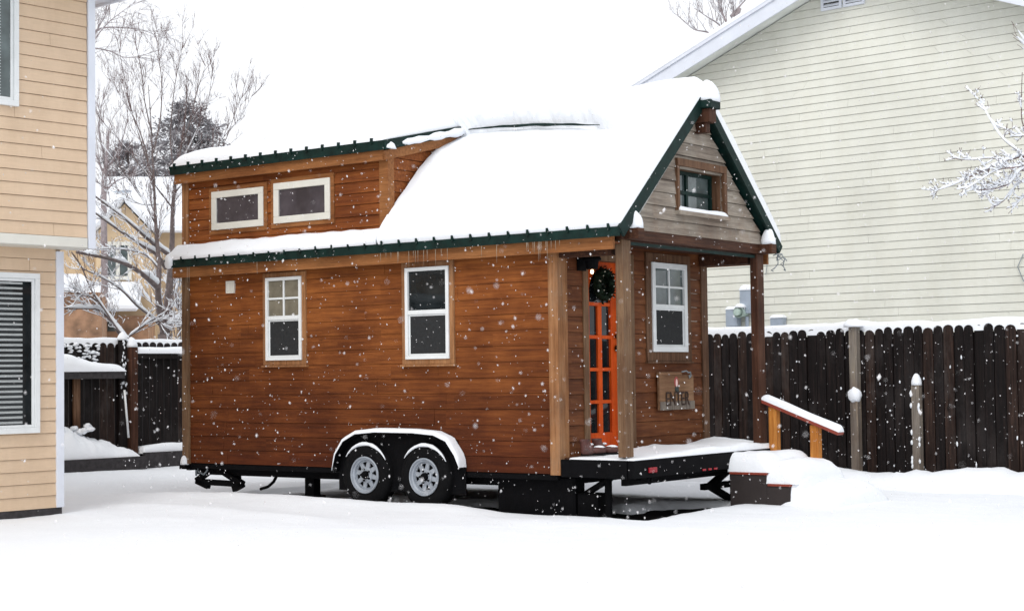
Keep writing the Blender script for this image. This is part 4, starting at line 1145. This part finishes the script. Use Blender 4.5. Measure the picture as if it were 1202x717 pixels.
# ================================================================== TREES
class Tree:
    def __init__(s, seed): s.w = MB(); s.s = MB(); s.t = MB(); s.r = random.Random(seed)
    def limb(s, pts, r0, r1, snowk=1.0, n=7, sub=4):
        # resample with smoothness
        P = [Vector(p) for p in pts]; out = []
        for i in range(len(P)-1):
            a = P[max(0, i-1)]; b = P[i]; c = P[i+1]; d = P[min(len(P)-1, i+2)]
            for k in range(sub):
                t = k/sub
                out.append(.5*((2*b)+(c-a)*t+(2*a-5*b+4*c-d)*t*t+(3*b-3*c+d-a)*t**3))
        out.append(P[-1]); m = len(out)
        rs = [r1+(r0-r1)*(1-i/(m-1))**1.5 for i in range(m)]
        s.w.tube(out, rs, n)
        if snowk: s.snowline(out, rs, snowk)
        return out, rs
    def snowline(s, pts, rs, k):
        run = []
        for i in range(len(pts)-1):
            d = (pts[i+1]-pts[i]).normalized()
            h = math.hypot(d.x, d.y)
            if h > .42 and s.r.random() > .06: run.append((pts[i], rs[i], h))
            else:
                if len(run) > 1: s._emit(run, k)
                run = []
        if len(run) > 1: s._emit(run, k)
    def _emit(s, run, k):
        P = []; Rr = []
        for i, (p, r, h) in enumerate(run):
            e = min(1, (i+.4)/1.5, (len(run)-i-.6)/1.5)
            t = (r*.85+.007)*k*max(.25, e)*s.r.uniform(.8, 1.2)
            P.append(p+Vector((0, 0, r*.55+t*.7))); Rr.append(t)
        s.s.tube(P, Rr, 6)
    def twigs(s, base, rs, n, L, up=.6, depth=2, r=.008, snowk=.9, start=.25, spread=1.0):
        m = len(base)
        for q in range(n):
            i = int(m*(start+(1-start)*s.r.random()))
            i = min(i, m-2)
            p = base[i]; ax = (base[i+1]-base[i]).normalized()
            rv = Vector((s.r.uniform(-1, 1), s.r.uniform(-1, 1), s.r.uniform(-1, 1)))*spread
            d = (ax*.7+rv*.6+Vector((0, 0, up))).normalized()
            l = L*s.r.uniform(.55, 1.15); k = 6; pts = [p.copy()]; dd = d.copy()
            for a in range(k):
                dd = (dd+Vector((s.r.uniform(-1, 1), s.r.uniform(-1, 1), s.r.uniform(-1, 1)))*.17+Vector((0, 0, up*.14))).normalized()
                pts.append(pts[-1]+dd*l/k)
            rr = [max(.0022, r*(1-.8*a/k)) for a in range(k+1)]
            s.t.tube(pts, rr, 4 if r > .006 else 3, cap=False)
            if snowk: s.snowline(pts, rr, snowk)
            if depth > 1: s.twigs(pts, rr, s.r.randint(3, 4), L*.5, up, depth-1, r*.6, snowk*.9, .2, spread)
    def done(s, name, label, cat, base, wm, tm, group=None):
        t = thing(name, label, cat, base, 0, group); b = Vector(base)
        for mb, nm, m in ((s.w, 'trunk', wm), (s.t, 'twigs', tm), (s.s, 'branch_snow', M['snow'])):
            if mb.v:
                mb.v = [tuple(Vector(p)-b) for p in mb.v]; mb.build(nm, m, t, smooth=True)
        return t

# main bare tree behind the left fence
T = Tree(21); D = 28.6
def tp(l, dep=0): return [far(a, b, D+dep+c) for a, b, c in l]
base = far(194, 392, D); root = Vector((base.x, base.y, -.1))
s0 = [root, base]
T.limb([root, base], .15, .13, 0)
st1, r1 = T.limb(tp([(194, 392, 0), (191, 378, 0), (187, 360, -.1), (185.5, 340, -.2), (187, 315, -.2), (184, 280, -.1), (182, 245, 0), (181, 215, .1), (179, 180, .2), (177, 140, .3), (174, 100, .3)]),   .085, .006, .5)
st2, r2 = T.limb(tp([(194, 392, 0), (197, 360, .2), (200, 325, .3), (202, 290, .4), (203, 245, .5), (206, 210, .6), (212, 175, .7), (218, 135, .8), (219, 95, .8)]), .095, .006, .5)
limbs = [
    ([(185.5, 338, -.2), (170, 324, -.6), (150, 311, -1.0), (125, 303, -1.5), (90, 296, -2.0)], .065, .028, 1.5),
    ([(200, 300, .3), (180, 286, 0), (164, 272, -.3), (138, 250, -.7), (108, 228, -1)], .05, .018, 1.2),
    ([(195, 315, .2), (183, 298, 0), (166, 288, -.2), (148, 276, -.5), (128, 262, -.8), (106, 246, -1.2)], .05, .018, 1.2),
    ([(194, 388, 0), (178, 372, -.3), (160, 358, -.5), (142, 340, -.8), (120, 326, -1.1), (98, 316, -1.4)], .035, .012, 1.0),
    ([(152, 399, -1.6), (140, 388, -1.6), (122, 362, -1.7), (107, 340, -1.8), (96, 314, -1.8), (84, 296, -1.9)], .03, .014, 1.0),
    ([(152, 399, -1.5), (128, 370, -1.6), (112, 352, -1.7), (95, 345, -1.9), (68, 340, -2.1)], .02, .012, 1.0),
    ([(143, 396, -1.2), (120, 366, -1.5), (100, 362, -1.8), (70, 362, -2.1)], .026, .02, 1.8),
    ([(150, 396, -1.), (175, 378, -.9), (186, 376, -.9), (193, 388, -.9)], .02, .02, 1.2),
    ([(196, 384, 0), (208, 376, .1), (228, 362, .2)], .05, .04, 1.4),
    ([(186, 315, -.2), (172, 300, -.3), (152, 294, -.4), (130, 292, -.5), (112, 293, -.6)], .02, .008, 1.0),
    ([(181, 225, .1), (172, 180, .2), (158, 140, .2), (140, 112, .3), (128, 92, .4)], .035, .008, .7),
    ([(181, 212, .1), (165, 165, .3), (152, 120, .6), (142, 70, .8), (137, 44, .9)], .032, .006, .6),
    ([(180, 180, .2), (188, 140, .3), (190, 100, .5), (186, 62, .6), (187, 40, .6)], .028, .006, .6),
    ([(179, 160, .2), (170, 120, .0), (166, 85, -.2), (160, 55, -.2)], .024, .006, .6),
    ([(206, 210, .6), (200, 165, .6), (204, 110, .7), (210, 75, .8), (216, 48, .8)], .03, .006, .6),
    ([(212, 175, .7), (224, 140, .8), (232, 105, 1), (243, 72, 1)], .026, .005, .6),
    ([(208, 200, .6), (228, 160, .9), (244, 120, 1.2), (250, 72, 1.3)], .028, .005, .6),
    ([(206, 225, .6), (232, 195, 1.2), (256, 168, 1.5), (282, 138, 1.7), (298, 108, 1.8)], .03, .006, .7),
    ([(240, 190, 1.2), (262, 170, 1.4), (277, 130, 1.6), (285, 112, 1.6)], .02, .005, .6),
    ([(203, 245, .5), (190, 228, .3), (165, 195, .2), (140, 165, .1), (118, 140, 0)], .028, .007, .8),
    ([(182, 262, 0), (160, 222, .0), (135, 190, -.2), (112, 160, -.4)], .028, .008, 1.0),
    ([(184, 275, 0), (196, 250, .2), (214, 225, .3), (228, 205, .3)], .02, .006, 1.0),
    ([(186, 240, 0), (165, 240, .2), (140, 225, .2), (118, 218, .2)], .018, .006, 1.0),
]
for i, (l, a, b, sk) in enumerate(limbs):
    low = l[0][1] > 280
    q_ = .85 if low else .55
    pts, rs = T.limb(tp(l), a*q_, b*q_, sk, 6)
    T.twigs(pts, rs, 11 if low else 13, .55 if low else .55, .25 if low else .38, 3, .006 if low else .006, .8 if low else .3, .12, 1.05)
T.twigs(st1, r1, 12, .6, .4, 3, .0065, .3, .45); T.twigs(st2, r2, 12, .6, .4, 3, .0065, .3, .4)
T.done('bare_tree', 'bare forked tree with snow-loaded limbs behind the left fence', 'tree', root, M['bark'], M['bark_twig'])

# pale thin branches high at the left
T = Tree(33); D = 36
rt = far(70, 300, D); rt.z = 0
T.limb([rt, far(60, 200, D), far(70, 100, D), far(95, 60, D)], .2, .06, 0)
for l in ([(80, 100, 0), (104, 58, 0), (122, 32, .2), (138, 18, .3), (160, 2, .4)], [(85, 60, 0), (108, 57, 0), (128, 60, .2), (148, 68, .3), (170, 64, .5)], [(90, 50, .4), (118, 34, .5), (145, 33, .6), (168, 36, .8), (190, 45, 1)], [(60, 40, .4), (100, 10, .4), (130, -20, .4)]):
    pts, rs = T.limb(tp(l), .03, .006, .4, 5); T.twigs(pts, rs, 12, .8, -.1, 3, .007, .2, .2)
for k in range(12):     # the crown above and behind the tan house
    a_ = R(30*k); c_ = far(95, 60, D); b_ = c_+Vector((math.cos(a_)*1.6-1.2, math.sin(a_)*1.6+1, 1.2+.3*(k % 3)))
    pts, rs = T.limb([far(68, 105, D), far(70, 100, D)+Vector((math.cos(a_)*.7-.3, math.sin(a_)*.7+.5, .8)), b_], .04, .008, .4, 5); T.twigs(pts, rs, 10, .8, .1, 2, .008, .2, .2)
T.done('weeping_tree', 'pale fine-twigged tree reaching out from behind the tan house roof', 'tree', rt, M['bark_pale'], M['bark_pale'])
# thicket tree behind at left
T = Tree(35); D = 42
rt = far(125, 300, D); rt.z = 0
tr, rr_ = T.limb([rt, far(122, 240, D), far(125, 190, D), far(128, 150, D)], .12, .03, 0)
for l in ([(124, 210, 0), (112, 180, 0), (104, 150, 0)], [(124, 200, 0), (140, 175, .3), (150, 140, .5)], [(123, 225, 0), (138, 212, 0), (160, 205, 0)], [(124, 190, .3), (116, 150, .3), (122, 110, .4)]):
    pts, rs = T.limb(tp(l), .04, .008, .5, 5); T.twigs(pts, rs, 9, 1.1, .4, 3, .008, .4, .1)
T.done('thicket_tree', 'fine grey tree crown close to the tan house corner, further back', 'tree', rt, M['bark_pale'], M['bark_pale'])
# bushy twiggy shrub behind the fence, right of the trunk
T = Tree(37); D = 30.5
rt = far(212, 400, D); rt.z = 0
for k in range(12):
    a = far(206+rnd.uniform(-14, 14), 385, D+rnd.uniform(-.5, .5)); b = a+Vector((rnd.uniform(-.5, .5), rnd.uniform(-.3, .3), rnd.uniform(.6, 1.2)))
    pts, rs = T.limb([rt+Vector((rnd.uniform(-.2, .2), 0, 0)), a, b], .015, .006, 1, 4); T.twigs(pts, rs, 12, .5, .3, 2, .006, 1.3, .4)
T.done('twiggy_shrub', 'dense snowy shrub between the forked trunk and the small house', 'shrub', rt, M['bark'], M['bark_pale'])

# conifer far behind
def conifer(name, label, px, py_base, py_top, D, halfw_px, seed, n=260, light=False):
    rg = random.Random(seed); pt = far(px, py_top, D); pb = far(px, py_base, D); base = Vector((pt.x, pt.y, 0))
    t = thing(name, label, 'tree', base)
    MB().tube([(0, 0, 0), (0, 0, pt.z*.5), (0, 0, pt.z-.2)], [.3, .2, .04], 8).build('trunk', M['bark'], t)
    hw = halfw_px/F*D; g = MB(); sn = MB(); h0 = pb.z; h1 = pt.z
    lobes = [(rg.uniform(0, 6.283), rg.uniform(0, 1), rg.uniform(.55, 1.1)) for _ in range(16)]
    for k in range(n):
        f = rg.random()**.9; z = h0+(h1-h0)*f
        prof = math.sqrt(max(0, 1-((f-.25)/.78)**2)) if f > .25 else 1
        a = rg.uniform(0, 6.283); lb = min(lobes, key=lambda q: abs(math.sin((a-q[0])/2))+1.6*abs(f-q[1]))[2]; rr = hw*prof*lb*(rg.random()**.5)*rg.uniform(.85, 1.15)
        c = Vector((rr*math.cos(a), rr*math.sin(a), z-.25*rr+rg.uniform(-.2, .2)))
        R_ = rg.uniform(.16, .38)
        for q in range(46):
            d = Vector((rg.gauss(0, 1), rg.gauss(0, 1), rg.gauss(0, .7))).normalized()
            p = c+d*R_*rg.uniform(.3, 1); e = Vector((rg.uniform(-1, 1), rg.uniform(-1, 1), rg.uniform(-.2, .9))).normalized()*.11; s_ = e.cross(d)
            s_ = s_.normalized()*.022 if s_.length > 1e-4 else Vector((.02, 0, 0))
            (sn if d.z > .45 and rg.random() < .42 else g).add([p-s_, p+s_, p+e+s_*.5, p+e-s_*.5], [(0, 1, 2, 3)])
    g.build('crown', M['needle'], t); sn.build('crown_snow', M['snow'], t)
conifer('conifer_tree', 'dark grey snow-dusted conifer rounded behind the bare tree', 222, 262, 124, 52, 66, 5, 330)
conifer('conifer_tree', 'smaller grey conifer between the rounded one and the tan house', 150, 262, 170, 55, 40, 9, 150)
# tree beyond the cream house roof
T = Tree(44); D = 38
rt = far(850, 300, D); rt.z = 0
T.limb([rt, far(852, 150, D), far(855, 60, D), far(868, 10, D)], .2, .05, 0)
for l in ([(856, 50, 0), (862, 20, 0), (858, -10, 0)], [(858, 60, 0), (835, 40, .3), (815, 35, .4), (803, 25, .5)], [(856, 45, 0), (845, 30, .2), (830, 20, .2), (815, 10, .3)], [(858, 20, 0), (875, 0, 0), (890, -10, 0)], [(855, 30, 0), (846, 12, 0), (842, -5, 0)]):
    pts, rs = T.limb(tp(l), .04, .008, .6, 5); T.twigs(pts, rs, 9, .6, .5, 3, .010, .6, .2)
T.done('roofline_tree', 'snowy bare tree top showing over the cream house roof slope', 'tree', rt, M['bark_pale'], M['bark_pale'])

# snowy branch at the right, its trunk just outside the frame
T = Tree(51); D = 13
rt = far(1290, 500, D); rt.z = 0
tr, rr_ = T.limb([rt, far(1288, 400, D), far(1282, 280, D), far(1270, 200, D)], .075, .055, 0)
top = far(1270, 200, D)
for k in range(9):     # the rest of its crown, beyond the frame
    a_ = R(-70+28*k); up_ = .5+.12*(k % 4); L_ = 1.1+.2*(k % 3)
    dx, dy = math.cos(a_)*.75, math.sin(a_)
    if dx < -.1: dx = .1
    p1_ = top+Vector((dx*.35*L_, dy*.35*L_, up_*.5*L_)); p2_ = top+Vector((dx*.9*L_, dy*.8*L_, up_*1.1*L_))
    pts, rs = T.limb([tr[-1-(k % 3)*2], p1_, p2_], .022, .006, 1.0, 6)
    T.twigs(pts, rs, 12, .5, .3, 2, .006, 1.2, .2)
limbs = [([(1262, 205, 0), (1235, 190, 0), (1202, 184, 0), (1185, 188, -.05), (1165, 196, -.1), (1142, 206, -.15), (1122, 216, -.2), (1096, 225, -.25)], .022, .0035, 1.8, 26),
         ([(1202, 182, 0), (1178, 164, .1), (1162, 140, .15), (1152, 122, .2), (1143, 112, .25)], .008, .003, 1.4, 9),
         ([(1185, 187, 0), (1160, 186, .1), (1140, 188, .15), (1117, 186, .2)], .007, .003, 1.4, 10),
         ([(1202, 160, 0), (1192, 158, .1), (1176, 150, .1), (1165, 146, .2)], .006, .003, 1.4, 6),
         ([(1240, 200, -.1), (1202, 198, -.1), (1185, 215, -.15), (1165, 222, -.2), (1138, 223, -.25)], .012, .003, 1.6, 20),
         ([(1240, 215, 0), (1202, 200, 0), (1190, 208, 0), (1172, 218, 0), (1158, 225, 0)], .010, .003, 1.6, 20),
         ([(1240, 230, .1), (1202, 214, .1), (1190, 222, .1), (1178, 236, .15), (1166, 243, .2)], .009, .003, 1.6, 14),
         ([(1240, 240, .1), (1215, 235, .1), (1202, 232, .1), (1193, 241, .1)], .008, .003, 1.5, 7),
         ([(1225, 180, .1), (1202, 150, .1), (1199, 120, .1), (1200, 85, .1)], .008, .003, .8, 5),
         ([(1220, 190, -.1), (1195, 196, -.2), (1170, 200, -.25), (1150, 212, -.3), (1128, 226, -.3)], .009, .003, 1.6, 20)]
for l, a, b, sk, nt_ in limbs:
    pts, rs = T.limb(tp(l), a*.85, b*.8, sk*.6, 6); T.twigs(pts, rs, int(nt_*1.5), .10, .25, 2, .0034, .85, .05, 1.3)
T.done('fruit_tree', 'small tree whose snow-crusted spiky branch reaches in from the right', 'tree', rt, M['bark_red'], M['bark_red'])

# ================================================================== falling snow
g = MB(); rg = random.Random(99)
for k in range(14500):
    d = (rg.random()**.55)*20+1.6
    x = rg.uniform(-.42, .42)*d; z = rg.uniform(-.05, 1)**1*(.30*d+.6)+.02
    if z > 7: continue
    p = Vector((x, d, z)); q = p-O
    c, s = math.cos(-ROT_T), math.sin(-ROT_T); lx, ly = q.x*c-q.y*s, q.x*s+q.y*c
    if lx > -.1 and ly > -.15: continue
    if x/d < -.24 and rg.random() < .7: continue
    r = rg.choice([.0018, .0021, .0025, .0032, .0046])*(1 if d > 5 else .6)
    if rg.random() < .010 and d > 7: r *= 2.6
    v = Vector((rg.uniform(-.3, .3), 0, -1)).normalized()*r*rg.uniform(.7, 1.9)
    a = Vector((r, 0, 0)); b = Vector((0, r, 0))
    g.add([p+v, p-v, p+a, p-a, p+b, p-b], [(0, 2, 4), (0, 4, 3), (0, 3, 5), (0, 5, 2), (1, 4, 2), (1, 3, 4), (1, 5, 3), (1, 2, 5)])
fs = g.build('falling_snow', M['flake'], None, smooth=True); tag(fs, 'snowflakes drifting down all over the yard', 'snowflakes', kind='stuff')

# ================================================================== world, sun, camera
w = bpy.data.worlds.new('World'); scene.world = w; w.use_nodes = True
nt = w.node_tree; bg = nt.nodes['Background']
sky = nt.nodes.new('ShaderNodeTexSky'); sky.sky_type = 'NISHITA'; sky.sun_disc = False
SE, SR = 50, 200
sky.sun_elevation = R(SE); sky.sun_rotation = R(SR); sky.dust_density = 4; sky.air_density = 1.2
hs = nt.nodes.new('ShaderNodeHueSaturation'); hs.inputs['Saturation'].default_value = .12
mx = nt.nodes.new('ShaderNodeMix'); mx.data_type = 'RGBA'; mx.inputs[0].default_value = .65; mx.inputs[7].default_value = (9.2, 9.4, 9.8, 1)
nt.links.new(sky.outputs[0], hs.inputs['Color']); nt.links.new(hs.outputs[0], mx.inputs[6]); nt.links.new(mx.outputs[2], bg.inputs[0])
bg.inputs[1].default_value = .10
sl = bpy.data.lights.new('sun', 'SUN'); sl.energy = .7; sl.angle = R(25); sl.color = (1, .97, .93)
so_ = bpy.data.objects.new('sun', sl); COL.objects.link(so_)
az = R(SR); dv = Vector((math.sin(az)*math.cos(R(SE)), math.cos(az)*math.cos(R(SE)), math.sin(R(SE))))
so_.rotation_euler = dv.to_track_quat('Z', 'Y').to_euler(); so_.location = dv*30

cam = bpy.data.cameras.new('camera'); cam.sensor_fit = 'HORIZONTAL'; cam.sensor_width = 36; cam.lens = 36*F/1202; cam.clip_end = 2000; cam.clip_start = .1
cam.dof.use_dof = True; cam.dof.focus_distance = 18.0; cam.dof.aperture_fstop = 4.5
co = bpy.data.objects.new('camera', cam); COL.objects.link(co)
m4 = Matrix(((RI.x, UP.x, -fw.x, CAM.x), (RI.y, UP.y, -fw.y, CAM.y), (RI.z, UP.z, -fw.z, CAM.z), (0, 0, 0, 1)))
co.matrix_world = m4; scene.camera = co
scene.view_settings.view_transform = 'Standard'; scene.view_settings.look = 'None'
scene.view_settings.exposure = .56; scene.view_settings.gamma = 1; scene.view_settings.use_curve_mapping = False
